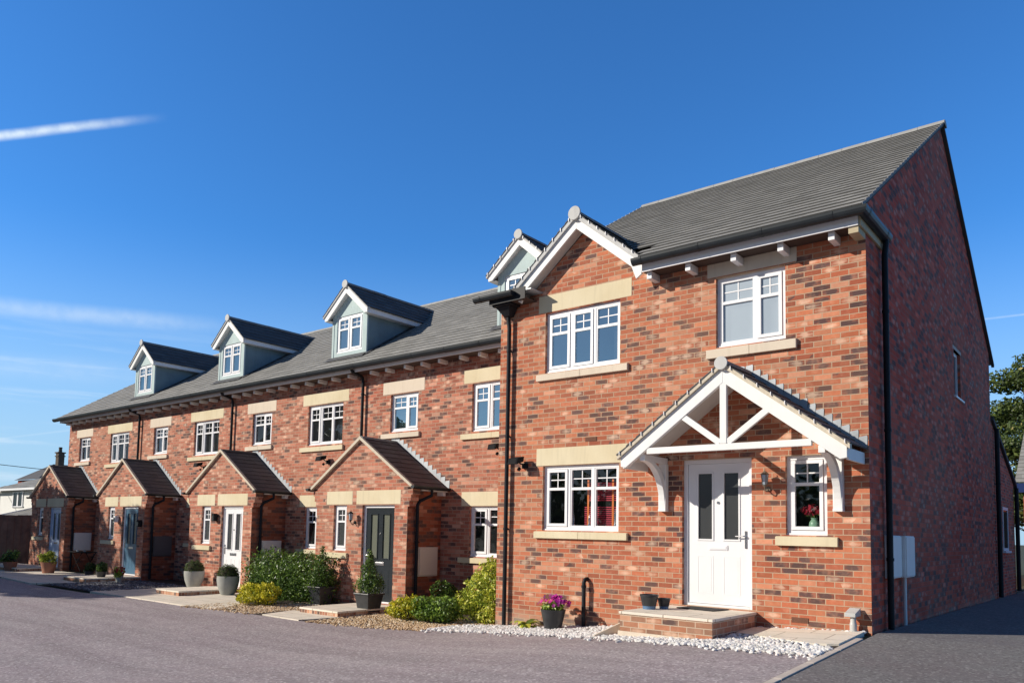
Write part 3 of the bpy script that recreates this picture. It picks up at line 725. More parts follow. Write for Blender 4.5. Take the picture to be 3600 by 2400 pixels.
# door canopy
CC = -1.58
mb = MB(); hw2 = 1.53; sl2 = .745; top2 = 3.39; y0, y1 = -.78, -.71
for s in (-1, 1):
    mb.prism([(CC, top2), (CC+s*hw2, top2-sl2*hw2), (CC+s*hw2, top2-sl2*hw2-.13), (CC+s*(hw2-.08), top2-sl2*(hw2-.08)-.205), (CC, top2-.205)], y0, y1)
bb = mb.build('canopy_barge', 'paint_white', NH, bevel=.006)
mb = MB(); mb.box(CC-1.12, CC+1.12, y0+.008, y1-.008, 2.285, 2.372); mb.build('tie_beam', 'paint_white', NH, bevel=.005)
mb = MB(); mb.box(CC-.046, CC+.046, y0+.004, y1-.004, 2.372, 3.20); mb.build('king_post', 'paint_white', NH, bevel=.005)
for s in (-1, 1):
    mb = MB(); mb.beam((CC+s*.03, (y0+y1)/2, 2.40), (CC+s*.60, (y0+y1)/2, 2.815), .05, .095, (0, 1, 0)); 
    mb = MB(); a = Vector((CC+s*.05, 0, 2.385)); b = Vector((CC+s*.61, 0, 2.80)); d = (b-a).normalized(); q = Vector((-d.z, 0, d.x))*.042
    mb.prism([((a-q).x, (a-q).z), ((b-q).x, (b-q).z), ((b+q).x, (b+q).z), ((a+q).x, (a+q).z)], y0+.012, y1-.012); mb.build('strut', 'paint_white', NH, bevel=.004)
# underside boards, wall plate and side fascias
mb = MB()
for s in (-1, 1):
    mb.prism([(CC, top2-.03), (CC+s*1.50, top2-.03-sl2*1.50), (CC+s*1.50, top2-.055-sl2*1.50), (CC, top2-.055)], y1, -.002)
mb.build('canopy_ceiling', 'soffit', NH)
for s in (-1, 1):
    mb = MB(); x = CC+s*1.53; xi = x-s*.03
    mb.box(min(x, xi), max(x, xi), y1, -.002, 2.10, 2.245)
    mb.build('canopy_fascia', 'paint_white', NH, bevel=.004)
    mb = MB(); mb.box(CC+s*1.22-.04, CC+s*1.22+.04, y1, -.002, 2.20, 2.29); mb.build('canopy_plate', 'paint_white', NH, bevel=.004)
for s in (-1, 1):
    mb = MB(); x = CC+s*1.225; w_ = .058
    mb.box(x-w_, x+w_, -.10, -.002, 1.52, 2.20)
    n = 12; inner = []; outer = []
    for i in range(n+1):
        t = i/n; a = t*PI/2
        # curved brace from the foot of the wall post to the front of the plate
        py = -.10-.58*(1-math.cos(a)); pz = 1.58+.62*math.sin(a)
        outer.append((py, pz)); 
    for i in range(n+1):
        t = i/n; a = t*PI/2
        inner.append((-.02-.54*(1-math.cos(a)), 1.66+.56*math.sin(a)))
    mb.prismx(outer+inner[::-1], x-w_*.8, x+w_*.8)
    mb.box(x-w_*1.05, x+w_*1.05, -.105, -.002, 1.50, 1.535)
    mb.build('canopy_bracket', 'paint_white', NH, bevel=.005)
small_gable_roof(NH, CC, 1.53, top2, sl2, -.83, -.002, cap=.09, rise=.06, m2='mortar', capmat='cap_grey', mat='tile_dark', lname='canopy_roof')
# stepped lead flashing
def flashing(parent, c, hw, topz, sl, y, n, h=.12, sides=(-1, 1), mat='lead'):
    mb = MB()
    for s in sides:
        for i in range(n):
            x0 = c+s*hw*i/n; x1 = c+s*hw*(i+1)/n
            za = topz-sl*abs(x0-c); zb = topz-sl*abs(x1-c)
            mb.prism([(x0, za-.02), (x1, zb-.02), (x1+s*.006, zb+h*.8+.02), (x1, za+h*.55), (x0+s*.01, za+h*.45)], y-.008, y-.002)
    return mb.build('lead_flashing', mat, parent)
flashing(NH, CC, 1.56, top2+.075, sl2, 0, 15, .155)

# ------------------------------------------------------------------ rear extension of the near house
mb = MB(); E0, E1 = 10.62, 14.45
mb.face([(0, E0, -.7), (0, E1, -.7), (0, E1, 2.70), (0, E0, 3.95)]); mb.face([(0, E1, -.7), (-4, E1, -.7), (-4, E1, 2.7), (0, E1, 2.7)])
mb.build('extension_wall', 'brick_extension', NH, fix=False)
mb = MB(); mb.prismx([(E0, 3.95), (E1+.25, 2.62), (E1+.25, 2.72), (E0, 4.05)], -4, .06); mb.build('extension_roof', 'tile_dark_shade', NH)
mb = MB(); mb.box(.002, .02, 12.1, 12.17, .95, 2.02); mb.box(.002, .02, 12.95, 13.02, .95, 2.02); mb.box(.002, .02, 12.17, 12.95, .95, 1.02); mb.box(.002, .02, 12.17, 12.95, 1.95, 2.02)
mb.box(.002, .07, 12.05, 13.07, .90, .95)
w = mb.build('window', 'upvc', NH); mb = MB(); mb.box(.003, .008, 12.17, 12.95, 1.02, 1.95); mb.build('pane', 'glass_dark', w)
downpipe(NH, [(.07, 10.98, 3.8), (.07, 10.98, -.1)], .05, clips=[(.07, 10.98, 2.5)])
downpipe(NH, [(.07, 14.4, 2.6), (.07, 14.4, -.1)], .05)

# ------------------------------------------------------------------ terrace
TY = 1.5; TE = 1.06; TEZ = 4.95; TRY = 5.65; TRZ = 7.80; TS = (TRZ-TEZ)/(TRY-TE)
names = ['with a black front door, nearest the tall house', 'with a white front door and two round topiary pots', 'with a blue front door, second from the far end', 'with a pale blue front door at the far left end']
edges = [-5.9, -11.3, -16.8, -22.22, -27.75]
doff = -10.125; M0 = 5.478
dorm = [-6.84, -12.21, -17.44, -22.60]
dmat = ['door_black', 'door_white', 'door_blue', 'door_pale']; dgl = ['glass_olive', 'glass_grey', 'glass_grey', 'glass_grey']
THO = []
for k in range(4):
    o_ = -M0*k
    x1, x0 = edges[k], edges[k+1]
    H = thing('terraced_house', 'two storey brick terraced house '+names[k], 'house', ((x0+x1)/2, 5.6, -.6), 'red brick houses in the terrace'); THO.append(H)
    nar = (-10.41+o_, -9.52+o_, 3.345, 4.205); wid = (-7.95+o_, -6.60+o_, 3.20, 4.205); gf = (-7.95+o_, -6.60+o_, .63, 1.655)
    if k == 0: nar = (-10.41, -9.52, 3.345, 4.205)
    # windows that belong to this house's strip of wall
    mb = MB(); hs = [nar, wid, gf]
    wall_front(mb, x0, x1, -.7, 4.86, TY, hs)
    wl = mb.build('front_wall', 'brick_terrace', H, fix=False)
    b = [None, 'curtain', 'net', 'curtain'][k]
    window(H, *nar, TY, [1.25, -1], lintel=(nar[0]-.26, nar[1]+.18, 4.22, 4.505), sill=(nar[0]-.25, nar[1]+.08, 3.20, 3.325), stone='stone_pink', gmat=['glass_sky', 'glass_dark', 'glass_clear', 'glass_clear'][k], blind=['net', None, 'curtain', 'curtain'][k], fr=.05)
    window(H, *wid, TY, [-1, 1.1, 1] if k else [-1, 1, -1], lintel=(wid[0]-.23, wid[1]+.2, 4.22, 4.505), sill=(wid[0]-.26, wid[1]+.07, 3.04, 3.17), stone='stone', gmat=['glass_sky', 'glass_dark', 'glass_dark', 'glass_clear'][k], blind=b, fr=.05)
    window(H, *gf, TY, [-1, 1.1, 1], lintel=(gf[0]-.23, gf[1]+.2, 1.665, 1.95), sill=(gf[0]-.26, gf[1]+.07, .50, .62), gmat='glass_dark', fr=.05)
    if k == 3:
        mb = MB(); mb.face([(x0, TY, -.7), (x0, 9.8, -.7), (x0, 9.8, 4.9), (x0, TRY, TRZ-.06), (x0, TY, 4.9)]); mb.build('side_wall', 'brick_terrace', H, fix=False)
    mb = MB(); mb.face([(x0, 9.8, -.7), (x1, 9.8, -.7), (x1, 9.8, 4.9), (x0, 9.8, 4.9)]); mb.build('rear_wall', 'brick_terrace', H, fix=False)
    # roof
    rx0 = x0 if k < 3 else x0-.12; rx1 = x1
    dc = dorm[k]
    def tmask(p, dc=dc): return (dc-.55 < p.x < dc+.55) and p.y > 1.9 and p.y < 4.0
    mb = MB(); roof_plane(mb, (rx0, TE, TEZ), (1, 0, 0), rx1-rx0, (0, TRY-TE, TRZ-TEZ), math.hypot(TRY-TE, TRZ-TEZ), gauge=.235, mask=tmask)
    mb.face([(rx0, 2*TRY-TE, TEZ), (rx1, 2*TRY-TE, TEZ), (rx1, TRY, TRZ), (rx0, TRY, TRZ)])
    r = mb.build('roof', ['tile', 'tile_dark_shade'], H)
    mb = MB(); ridge(mb, (rx0, TRY, TRZ), (rx1, TRY, TRZ), .12); mb.build('ridge_tiles', 'ridge_light', r, fix=False)
    if k == 3:
        mb = MB(); mb.prismx([(TE, TEZ-.06), (TRY, TRZ-.06), (TRY, TRZ), (TE, TEZ)], rx0, x0); mb.build('verge', 'mortar', r)
    mb = MB(); mb.box(x0, x1, 1.125, 1.145, 4.775, 4.92); mb.build('fascia', 'upvc', H)
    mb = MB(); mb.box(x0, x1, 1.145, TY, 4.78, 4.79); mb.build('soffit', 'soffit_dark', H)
    x = x1-.33 if k else -6.45
    i = 0
    while x > x0+.1:
        mb = MB(); mb.box(x-.033, x+.033, 1.25, TY, 4.70, 4.78); mb.build('rafter_block', 'paint_white', H)
        x -= .52 if i % 3 else .60; i += 1
    gutter(H, [(x0-(.25 if k == 3 else 0), 1.02, 4.92), (x1, 1.02, 4.92)], .082, brackets=.95)
    dpx = x0 if k < 3 else None
    if dpx is not None:
        downpipe(H, [(dpx+.0, 1.05, 4.86), (dpx, 1.07, 4.79), (dpx, 1.40, 4.70), (dpx, 1.425, 4.62), (dpx, 1.425, 2.3)], .036, clips=[(dpx, 1.425, 4.3), (dpx, 1.425, 3.2)])
    # dormer
    hwD = .62; dy = 1.72; db = 5.33; dt = 6.50
    mb = MB(); wall_front(mb, dc-hwD, dc+hwD, db, dt, dy, [(dc-.48, dc+.48, 5.50, 6.42)], .1)
    mb.face([(dc-hwD, dy, dt), (dc+hwD, dy, dt), (dc, dy, dt+.52)]); mb.build('dormer_front', 'dormer_render', H, fix=False)
    mb = MB()
    ye = TE+(dt-TEZ)/TS; yb = TE+(db-TEZ)/TS
    for s in (-1, 1):
        X = dc+s*hwD; mb = MB(); mb.face([(X, dy, db), (X, ye+.2, dt+.1), (X, dy, dt+.1)]); mb.build('dormer_cheek', 'dormer_cheek', H, fix=False)
    mb = MB()
    for s in (-1, 1): mb.box(dc+s*hwD-.035, dc+s*hwD+.035, dy-.012, dy+.03, db-.02, dt)
    mb.box(dc-hwD, dc+hwD, dy-.008, dy+.02, db-.05, db+.02); mb.build('dormer_trim', 'dormer_render', H)
    dw = window(H, dc-.48, dc+.48, 5.50, 6.42, dy-.03, [-1, -1], gmat='glass_sky', blind='roller', fr=.045, name='dormer_window')
    mb = MB(); hb = .80; azd = 7.12; sd_ = .86; vtd = .15
    for s in (-1, 1):
        mb.prism([(dc, azd), (dc+s*hb, azd-sd_*hb), (dc+s*hb, azd-sd_*hb-.10), (dc+s*(hb-.10), azd-sd_*(hb-.10)-vtd-.03), (dc, azd-vtd-.03)], 1.57, 1.605)
    mb.build('dormer_barge', 'paint_white', H, bevel=.004)
    mb = MB()
    for s in (-1, 1):
        xa, xb = dc+s*hb, dc+s*(hb-.03); yy = TE+(azd-sd_*hb-.05-TEZ)/TS
        mb.box(min(xa, xb), max(xa, xb), 1.605, yy+.1, azd-sd_*hb-.10, azd-sd_*hb+.02)
        mb.face([(dc+s*hb, 1.61, azd-sd_*hb-.098), (dc+s*hwD, 1.61, azd-sd_*hb-.098), (dc+s*hwD, yy, azd-sd_*hb-.098), (dc+s*hb, yy, azd-sd_*hb-.098)])
        mb.prism([(dc, azd-vtd), (dc+s*(hb-.04), azd-vtd-sd_*(hb-.04)+.06), (dc+s*(hb-.04), azd-vtd-sd_*(hb-.04)+.09), (dc, azd-vtd+.03)], 1.605, dy-.001)
    mb.build('dormer_soffit', 'paint_white', H)
    small_gable_roof(H, dc, hb, azd, sd_, 1.53, 5.45, cap=.10, rise=.05, gauge=.20, m2='cap_grey', clips=(k == 0), lname='dormer_roof')
    # apron flashing lying on the slope either side of the dormer foot
    mb = MB()
    for s in (-1, 1):
        y2 = 3.6; mb.face([(dc+s*hwD, dy-.1, TEZ+TS*(dy-.1-TE)+.045), (dc+s*(hwD+.16), dy-.1, TEZ+TS*(dy-.1-TE)+.040), (dc+s*(hwD+.10), y2, TEZ+TS*(y2-TE)+.045), (dc+s*hwD, y2, TEZ+TS*(y2-TE)+.05)])
    mb.face([(dc-hwD-.12, dy-.22, TEZ+TS*(dy-.22-TE)+.042), (dc+hwD+.12, dy-.22, TEZ+TS*(dy-.22-TE)+.042), (dc+hwD+.02, dy-.01, TEZ+TS*(dy-TE)+.05), (dc-hwD-.02, dy-.01, TEZ+TS*(dy-TE)+.05)])
    mb.build('dormer_flashing', 'tile_dark', H, fix=False)
    # ---- porch
    pc = -10.21+o_; pw = 1.46; PY = .5
    tw_ = (-11.07+o_, -10.63+o_, .66, 1.655); dd = (-10.12+o_, -9.13+o_, -.385, 1.655)
    pmat = 'brick_terrace'
    mb = MB(); wall_front(mb, pc-pw, pc+pw, -.7, 1.98, PY, [tw_, dd])
    mb.face([(pc-pw-.12, PY, 1.98), (pc+pw+.12, PY, 1.98), (pc+pw+.12, PY, 2.035), (pc, PY, 3.085), (pc-pw-.12, PY, 2.035)])
    for s in (-1, 1):
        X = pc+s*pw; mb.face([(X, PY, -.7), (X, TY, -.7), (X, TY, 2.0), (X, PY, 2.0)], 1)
        for q in range(3): 
            a, b_ = sorted((X-s*.001, X+s*(.045*(q+1)))); mb.box(a, b_, PY+.0, PY+.22, 1.62+q*.12, 1.62+(q+1)*.12+(0 if q < 2 else .03))
    mb.build('porch_wall', [pmat, 'brick_porch_shaded'], H, fix=False)
    psl = .665; ptop = 3.11; phw = 1.63
    mb = MB()
    for s in (-1, 1):
        L = TY-PY+.05
        roof_plane(mb, (pc+s*(phw+.02), PY-.05, ptop-psl*(phw+.02)), (0, 1, 0), L, (-s, 0, psl), math.hypot(phw+.02, psl*(phw+.02)), gauge=.195)
    pr_ = mb.build('porch_roof', [['tile_brown', 'tile_dark', 'tile_dark', 'tile_dark'][k], 'tile_dark_shade'], H)
    mb = MB(); ridge(mb, (pc, PY-.05, ptop+.01), (pc, TY-.01, ptop+.01), .09, .33, .7); mb.build('ridge_tiles', 'tile_dark_shade' if k else 'ridge_tile', pr_, fix=False)
    mb = MB()
    for s in (-1, 1):
        mb.prism([(pc, ptop+.03), (pc+s*phw, ptop-psl*phw+.03), (pc+s*phw, ptop-psl*phw-.035), (pc, ptop-.045)], PY-.07, PY-.005)
    mb.build('verge', 'mortar', pr_)
    flashing(H, pc, phw+.05, ptop+.05, psl, TY, 13, .14, sides=(1, -1), mat='lead')
    for s in (-1, 1):
        gutter(H, [(pc+s*(phw+.07), PY-.12, 2.035), (pc+s*(phw+.07), TY-.02, 2.035)], .052, name='porch_gutter', brackets=.6)
    for s in (-1, 1):
        mb = MB(); a, b_ = sorted((pc+s*(pw+.005), pc+s*(phw+.01))); mb.box(a, b_, PY+.24, TY, 1.95, 1.965); 
        q = pc+s*(phw+.005); mb.box(q-.01, q+.01, PY+.22, TY-.02, 1.955, 2.03)
        mb.box(min(pc+s*pw, pc+s*phw), max(pc+s*pw, pc+s*phw), TY-.14, TY-.06, 1.87, 1.95)
        mb.build('porch_fascia', 'upvc', H)
    X = pc+pw
    downpipe(H, [(X+.24, .95, 2.0), (X+.24, .95, 1.86), (X+.07, .78, 1.74), (X+.06, .73, 1.66), (X+.06, .73, -.45)], .034, clips=[(X+.06, .73, .9)])
    window(H, *tw_, PY, [-1], lintel=(-11.32+o_, -10.45+o_, 1.67, 1.96), sill=(-11.42+o_, -10.55+o_, .50, .63), gmat='glass_grey' if k < 2 else 'glass_dark', fr=.05, tr=.36)
    door(H, *dd, PY, dmat[k], dgl[k], -1, lintel=(-10.32+o_, -8.955+o_, 1.67, 1.965), frame='upvc' if k < 2 else ('door_pale' if k == 3 else 'upvc'))
    # ---- things fixed to this house
    mbx = MB(); bxm = ['box_beige', 'grey_box', 'box_dark', 'grey_box'][k]
    mbx.box(X+.0, X+.045, .80, 1.38, .20, .80); mbx.box(X+.045, X+.06, .825, 1.355, .225, .775)
    o = mbx.build('meter_box', bxm, bevel=.008)
    tag(o, ['beige meter box on the porch side wall right of the black door', 'pale grey meter box half behind the hedge beside the white-doored porch', 'dark grey meter box on the porch wall right of the blue door', 'pale grey meter box above the garden table at the far porch'][k], 'meter box', 'meter boxes on the porch walls')

# ------------------------------------------------------------------ things fixed to walls
def flood(x, y, z, label, s=1., yaw=0.):
    r = thing('security_light', label, 'security light', (x, y, z), 'security lights on the walls')
    mb = MB(); mb.box(x-.05, x+.05, y-.05, y-.0, z-.09, z-.0); mb.tube([(x, y-.03, z-.03), (x-.03, y-.12, z-.01), (x-.04, y-.15, z+.03)], .014, 8); mb.build('bracket', 'black_plastic', r, bevel=.004)
    mb = MB(); mb.hexa([(x-.17, y-.30, z-.04), (x+.03, y-.30, z-.04), (x+.05, y-.13, z+.02), (x-.15, y-.13, z+.02), (x-.17, y-.27, z+.07), (x+.03, y-.27, z+.07), (x+.05, y-.11, z+.11), (x-.15, y-.11, z+.11)]); h = mb.build('lamp_head', 'metal_dark', r, bevel=.008)
    mb = MB(); mb.tube([(x-.04, y-.12, z-.09), (x-.04, y-.15, z-.12)], .03, 10); mb.build('sensor', 'black_plastic', r, smooth=True)
    mb = MB(); mb.face([(x-.15, y-.304, z-.03), (x+.01, y-.304, z-.03), (x+.01, y-.277, z+.06), (x-.15, y-.277, z+.06)]); mb.build('lens', 'metal_dark', h, fix=False)
flood(-5.40, -.0, 2.32, 'black security light on the tall house beside its left drainpipe')
flood(-7.10, TY, 2.80, 'black security light under the upstairs window next to the tall house')
flood(-12.55, TY, 2.80, 'black security light left of the black door porch roof')
flood(-18.2, TY, 2.86, 'small black security light left of the white door porch roof')
def lantern(x, y, z, label, kind=0):
    r = thing('wall_lamp', label, 'wall lamp', (x, y, z), 'lamps beside the front doors')
    m_ = ['bronze', 'metal_dark', 'metal_dark', 'grey_box'][kind]
    if kind in (0, 1):
        mb = MB(); mb.lathe((x, y-.13, z), [(.0, .12), (.02, .11), (.055, .075), (.062, .07), (.05, .065)], 8); mb.lathe((x, y-.13, z), [(.03, -.075), (.035, -.07), (.02, -.09), (.008, -.11), (0, -.12)], 8)
        for i in range(4):
            a = PI/4+i*PI/2; mb.tube([(x+.033*math.cos(a), y-.13+.033*math.sin(a), z-.075), (x+.052*math.cos(a), y-.13+.052*math.sin(a), z+.07)], .004, 5)
        mb.tube([(x, y-.13, z+.12), (x, y-.13, z+.145)], .006, 6); mb.build('lantern_cage', m_, r)
        mb = MB(); mb.lathe((x, y-.13, z), [(.029, -.07), (.047, .066)], 8); mb.build('lantern_glass', 'glass_frost', r)
        mb = MB(); mb.tube([(x, y-.13, z-.10), (x, y-.11, z-.15), (x, y-.05, z-.16), (x, y-.01, z-.12)], .009, 7); mb.tube([(x, y-.02, z-.12), (x, y, z-.12)], .035, 12); mb.build('arm', m_, r, smooth=True)
    else:
        mb = MB(); mb.box(x-.06, x+.06, y-.13, y-.02, z-.10, z+.10); mb.box(x-.035, x+.035, y-.02, y, z-.05, z+.05); mb.build('lamp_body', m_, r, bevel=.006)
        mb = MB(); mb.box(x-.045, x+.045, y-.134, y-.13, z-.08, z+.04); mb.build('lamp_glass', 'glass_grey', r)
lantern(-1.27, 0, 1.93, 'bronze carriage lantern under the white timber canopy', 0)
lantern(-10.34, .5, 1.40, 'black lantern between the narrow window and the black door', 1)
lantern(-15.80, .5, 1.36, 'square black lamp left of the white terrace door', 2)
lantern(-21.33, .5, 1.28, 'pale square lamp left of the blue door', 3)
lantern(-19.84, .5, 1.16, 'small black lamp right of the blue door', 2)
# meter boxes on the tall house's side wall
mb = MB(); mb.box(.0, .085, .68, 1.205, .65, 1.215); mb.box(.085, .10, .70, 1.185, .665, 1.20); tag(mb.build('meter_box', 'grey_box', bevel=.008), 'left of two grey meter boxes on the dark side wall of the tall house', 'meter box')
r = thing('meter_box', 'right of two grey meter boxes, with a conduit running down from it', 'meter box', (.08, 1.6, .6))
mb = MB(); mb.box(.0, .135, 1.225, 1.76, .65, 1.215); mb.box(.135, .148, 1.245, 1.74, .665, 1.20); mb.build('box', 'grey_box', r, bevel=.008)
mb = MB(); mb.tube([(.05, 1.55, .66), (.05, 1.55, -.02)], .024, 10); mb.build('conduit', 'grey_box', r, smooth=True)
# bent black waste pipe by the wall
mb = MB(); mb.tube([(-4.15, -.09, -.4), (-4.15, -.09, .38), (-4.145, -.075, .42), (-4.14, -.03, .435), (-4.14, 0, .435)], .032, 12); mb.tube([(-4.15, -.09, .3), (-4.15, -.09, .34)], .04, 12)
tag(mb.build('waste_pipe', 'black_plastic', smooth=True), 'short black waste pipe rising from white gravel against the brick wall', 'pipe')
# grey capped vent post at the corner
r = thing('vent_post', 'pale grey capped vent post at the corner of the tall house', 'vent post', (-.19, -.10, -.03))
VX, VY = -.19, -.10
mb = MB(); mb.tube([(VX, VY, -.05), (VX, VY, .10)], .042, 14); mb.tube([(VX, VY, .10), (VX, VY, .13), (VX, VY, .22)], [.042, .034, .034], 14); mb.build('post', 'steel_white', r, smooth=True)
mb = MB(); mb.hexa([(VX-.085, VY-.07, .19), (VX+.045, VY-.07, .19), (VX+.075, VY+.06, .20), (VX-.055, VY+.06, .20), (VX-.085, VY-.07, .235), (VX+.045, VY-.07, .235), (VX+.075, VY+.06, .30), (VX-.055, VY+.06, .30)]); mb.build('cap', 'steel_white', r, bevel=.006)

# ------------------------------------------------------------------ doorsteps, paving
def step(x0, x1, y0, y1, z0, z1, label, mat='brick_step', over=.012, thick=.035, foot=None, nm='doorstep'):
    r = thing(nm, label, 'doorstep', ((x0+x1)/2, (y0+y1)/2, z0), 'doorsteps')
    mb = MB(); mb.box(x0, x1, y0, y1, z0, z1-thick); mb.build('brick_base', mat, r)
    mb = MB(); mb.box(x0-over, x1+over, y0-over, y1, z1-thick, z1); mb.build('slab', 'paving', r, bevel=.005)
    if foot: mb = MB(); mb.box(x0-.02, x1-.03, y0-.02, y1, z0-.12, z0-.001); mb.build('footing', 'stone_pink', r)
    return r
step(-2.73, -1.45, -1.42, -.002, -.115, .14, 'brick doorstep with sandstone top and black mat under the white canopy', foot=True)
step(-10.0, -8.87, -1.12, .498, -.52, -.395, 'low doorstep edged with upright bricks below the black door', 'brick_soldier')
step(-15.5, -14.46, -1.2, .498, -.52, -.385, 'pale doorstep edged with upright bricks below the white terrace door', 'brick_soldier')
step(-21.2, -19.7, -1.05, .498, -.52, -.39, 'shaded doorstep below the blue door', 'brick_soldier')
step(-29.4, -25.6, -.75, .498, -.52, -.385, 'long shaded doorstep at the far left door', 'brick_soldier')
mb = MB(); mb.hexa([(-2.42, -.40, .142), (-1.86, -.46, .142), (-1.80, -.06, .142), (-2.36, -.04, .142), (-2.42, -.40, .153), (-1.86, -.46, .153), (-1.80, -.06, .153), (-2.36, -.04, .153)]); tag(mb.build('doormat', 'mat'), 'black doormat on the step of the white door under the canopy', 'doormat')
# leaning edging slab left of the step
mb = MB(); a = Vector((-3.06, -1.50, -.27)); b = Vector((-2.80, -.95, -.05)); mb.beam(a, b, .03, .14, (0, 0, 1)); tag(mb.build('edging_slab', 'stone_pink', bevel=.004), 'pale stone edging slab tilted against the gravel beside the step', 'edging slab')
def slab(poly, z, th, label, mat='paving', nm='paving_slabs'):
    mb = MB(); n = len(poly); b = len(mb.v)
    mb.v += [(x, y, gz(x, y)+z) for x, y in poly]+[(x, y, gz(x, y)+z-th) for x, y in poly]
    mb.f.append(tuple(range(n))); mb.f.append(tuple(range(n, 2*n))[::-1]); mb.mi += [0, 0]; mb.tint += [.5, .5]
    for i in range(n): j = (i+1) % n; mb.f.append((i, n+i, n+j, j)); mb.mi.append(0); mb.tint.append(.5)
    o = mb.build(nm, mat); return struct(o)
slab([(-1.44, -.72), (-1.42, -.14), (-.9, -.13), (-.06, -.12), (-.06, -1.18), (-.17, -1.24), (-.36, -1.25)], .03, .08, '')
slab([(-16.9, -2.15), (-14.7, -2.12), (-12.5, -2.1), (-11.5, -1.95), (-12.1, -1.1), (-13.7, -.2), (-14.4, .45), (-17.2, .45), (-17.6, .1)], .02, .08, '')
slab([(-10.15, -1.88), (-9.0, -1.9), (-8.82, -1.08), (-10.35, -1.02)], .02, .06, '')
slab([(-27, -1.65), (-20.5, -2.2), (-19.8, -1.2), (-21.3, -1.1), (-21.4, .45), (-25.5, .45), (-25.6, -.8), (-29, -.9)], .012, .06, '')
# kerb stones at the pebble edge of the near plot, and gravel beds
def pebbles(name, mat, region, n, smin, smax, dz=0., heap=.02, label='', seed=1):
    rg = random.Random(seed); V = []; F = []; T = []
    base = [(1, 0, 0), (-1, 0, 0), (0, 1, 0), (0, -1, 0), (0, 0, 1), (0, 0, -1)]
    fc = [(0, 2, 4), (2, 1, 4), (1, 3, 4), (3, 0, 4), (2, 0, 5), (1, 2, 5), (3, 1, 5), (0, 3, 5)]
    # a subdivided octahedron
    bm = bmesh.new(); bmesh.ops.create_icosphere(bm, subdivisions=1, radius=1.); bv = [v.co.copy() for v in bm.verts]; bf = [tuple(v.index for v in f.verts) for f in bm.faces]; bm.free()
    mb = MB()
    i = 0; tries = 0
    while i < n and tries < n*20:
        tries += 1; p = region(rg)
        if p is None: continue
        x, y = p; s = rg.uniform(smin, smax); sx, sy, sz = s*rg.uniform(.8, 1.3), s*rg.uniform(.7, 1.1), s*rg.uniform(.5, .8)
        a = rg.uniform(0, PI); ca, sa = math.cos(a), math.sin(a); z = gz(x, y)+dz+rg.uniform(0, heap); b = len(mb.v); tl = rg.uniform(-.5, .5)
        for q in bv:
            k = 1+rg.uniform(-.16, .16); qx, qy, qz = q.x*sx*k, q.y*sy*k, q.z*sz*k+q.x*sx*tl*.5
            mb.v.append((x+qx*ca-qy*sa, y+qx*sa+qy*ca, z+qz))
        tt = rg.random()
        for f in bf: mb.f.append(tuple(b+w_ for w_ in f)); mb.mi.append(0); mb.tint.append(tt)
        i += 1
    o = mb.build(name, mat, fix=False, smooth=False); o['kind'] = 'stuff'; tag(o, label, 'gravel'); return o
def wreg(rg):
    x = rg.uniform(-6.5, -.06); e = interp(EDGE, x); top = -.02
    if x < -6: top = -.1
    y = rg.uniform(e+.02, top)
    if rg.random() < .35: y = rg.uniform(e+.02, min(top, e+.5))
    if rg.random() < .012: y = e-abs(rg.gauss(0, .12))
    elif rg.random() < .06: y = e+rg.uniform(-.035, .03)
    if -2.75 < x < -1.43 and y > -1.42: return None
    if x > -1.43 and -.15 > y > -.68-(x+1.44)*.50: return None
    if x < -5.5 and y > e+.75+(x+6.5)*.9: return None
    return (x, y)
strip('gravel_bed', 'soil', [(x, interp(EDGE, x)+.01) for x in [-9.0+.3*i for i in range(30)]]+[(-.06, -1.95)], [(x, 1.4 if x < -6 else 0) for x in [-9.0+.3*i for i in range(30)]]+[(-.06, 0)], .006)
bpy.data.objects['gravel_bed']['kind'] = 'structure'
sb = strip('soil_bed', 'soil', [(x, interp(EDGE, x)+.01) for x in [-12.6+.3*i for i in range(13)]], [(x, 1.4) for x in [-12.6+.3*i for i in range(13)]], .006); struct(sb)
pebbles('white_gravel', 'pebble_white', wreg, 9500, .014, .034, .004, .018, 'loose white pebbles filling the strip in front of the tall house', 3)
def treg(rg):
    x = rg.uniform(-12.5, -5.9); e = interp(EDGE, x); y = rg.uniform(e+.02, .4)
    if rg.random() < .03: y = e-abs(rg.gauss(0, .08))
    if -10.05 < x < -8.85 and y > -1.14: return None
    if -10.4 < x < -8.8 and y < -1.0: return None
    if x < -11.5 and (y > -1.0 - (x+11.5)*.0 or y < -1.0) and y > e+1.1: return None
    if x > -6.5 and y < e+.75+(x+6.5)*.9: return None
    return (x, y)
pebbles('tan_gravel', 'pebble_tan', treg, 9000, .012, .026, .004, .012, 'tan gravel around the bushes before the black-doored porch', 4)
def sreg(rg):
    x = rg.uniform(-19.7, -16.8); y = rg.uniform(interp(EDGE, x)+.3, .4); return (x, y)
strip('slate_bed', 'soil', [(x, -2.1) for x in (-20, -19, -18, -17)], [(x, 1.4) for x in (-20, -19, -18, -17)], .004); bpy.data.objects['slate_bed']['kind'] = 'structure'
pebbles('slate_chips', 'pebble_slate', sreg, 2600, .02, .045, .004, .012, 'dark slate chips in the shaded plot left of the topiary pots', 5)

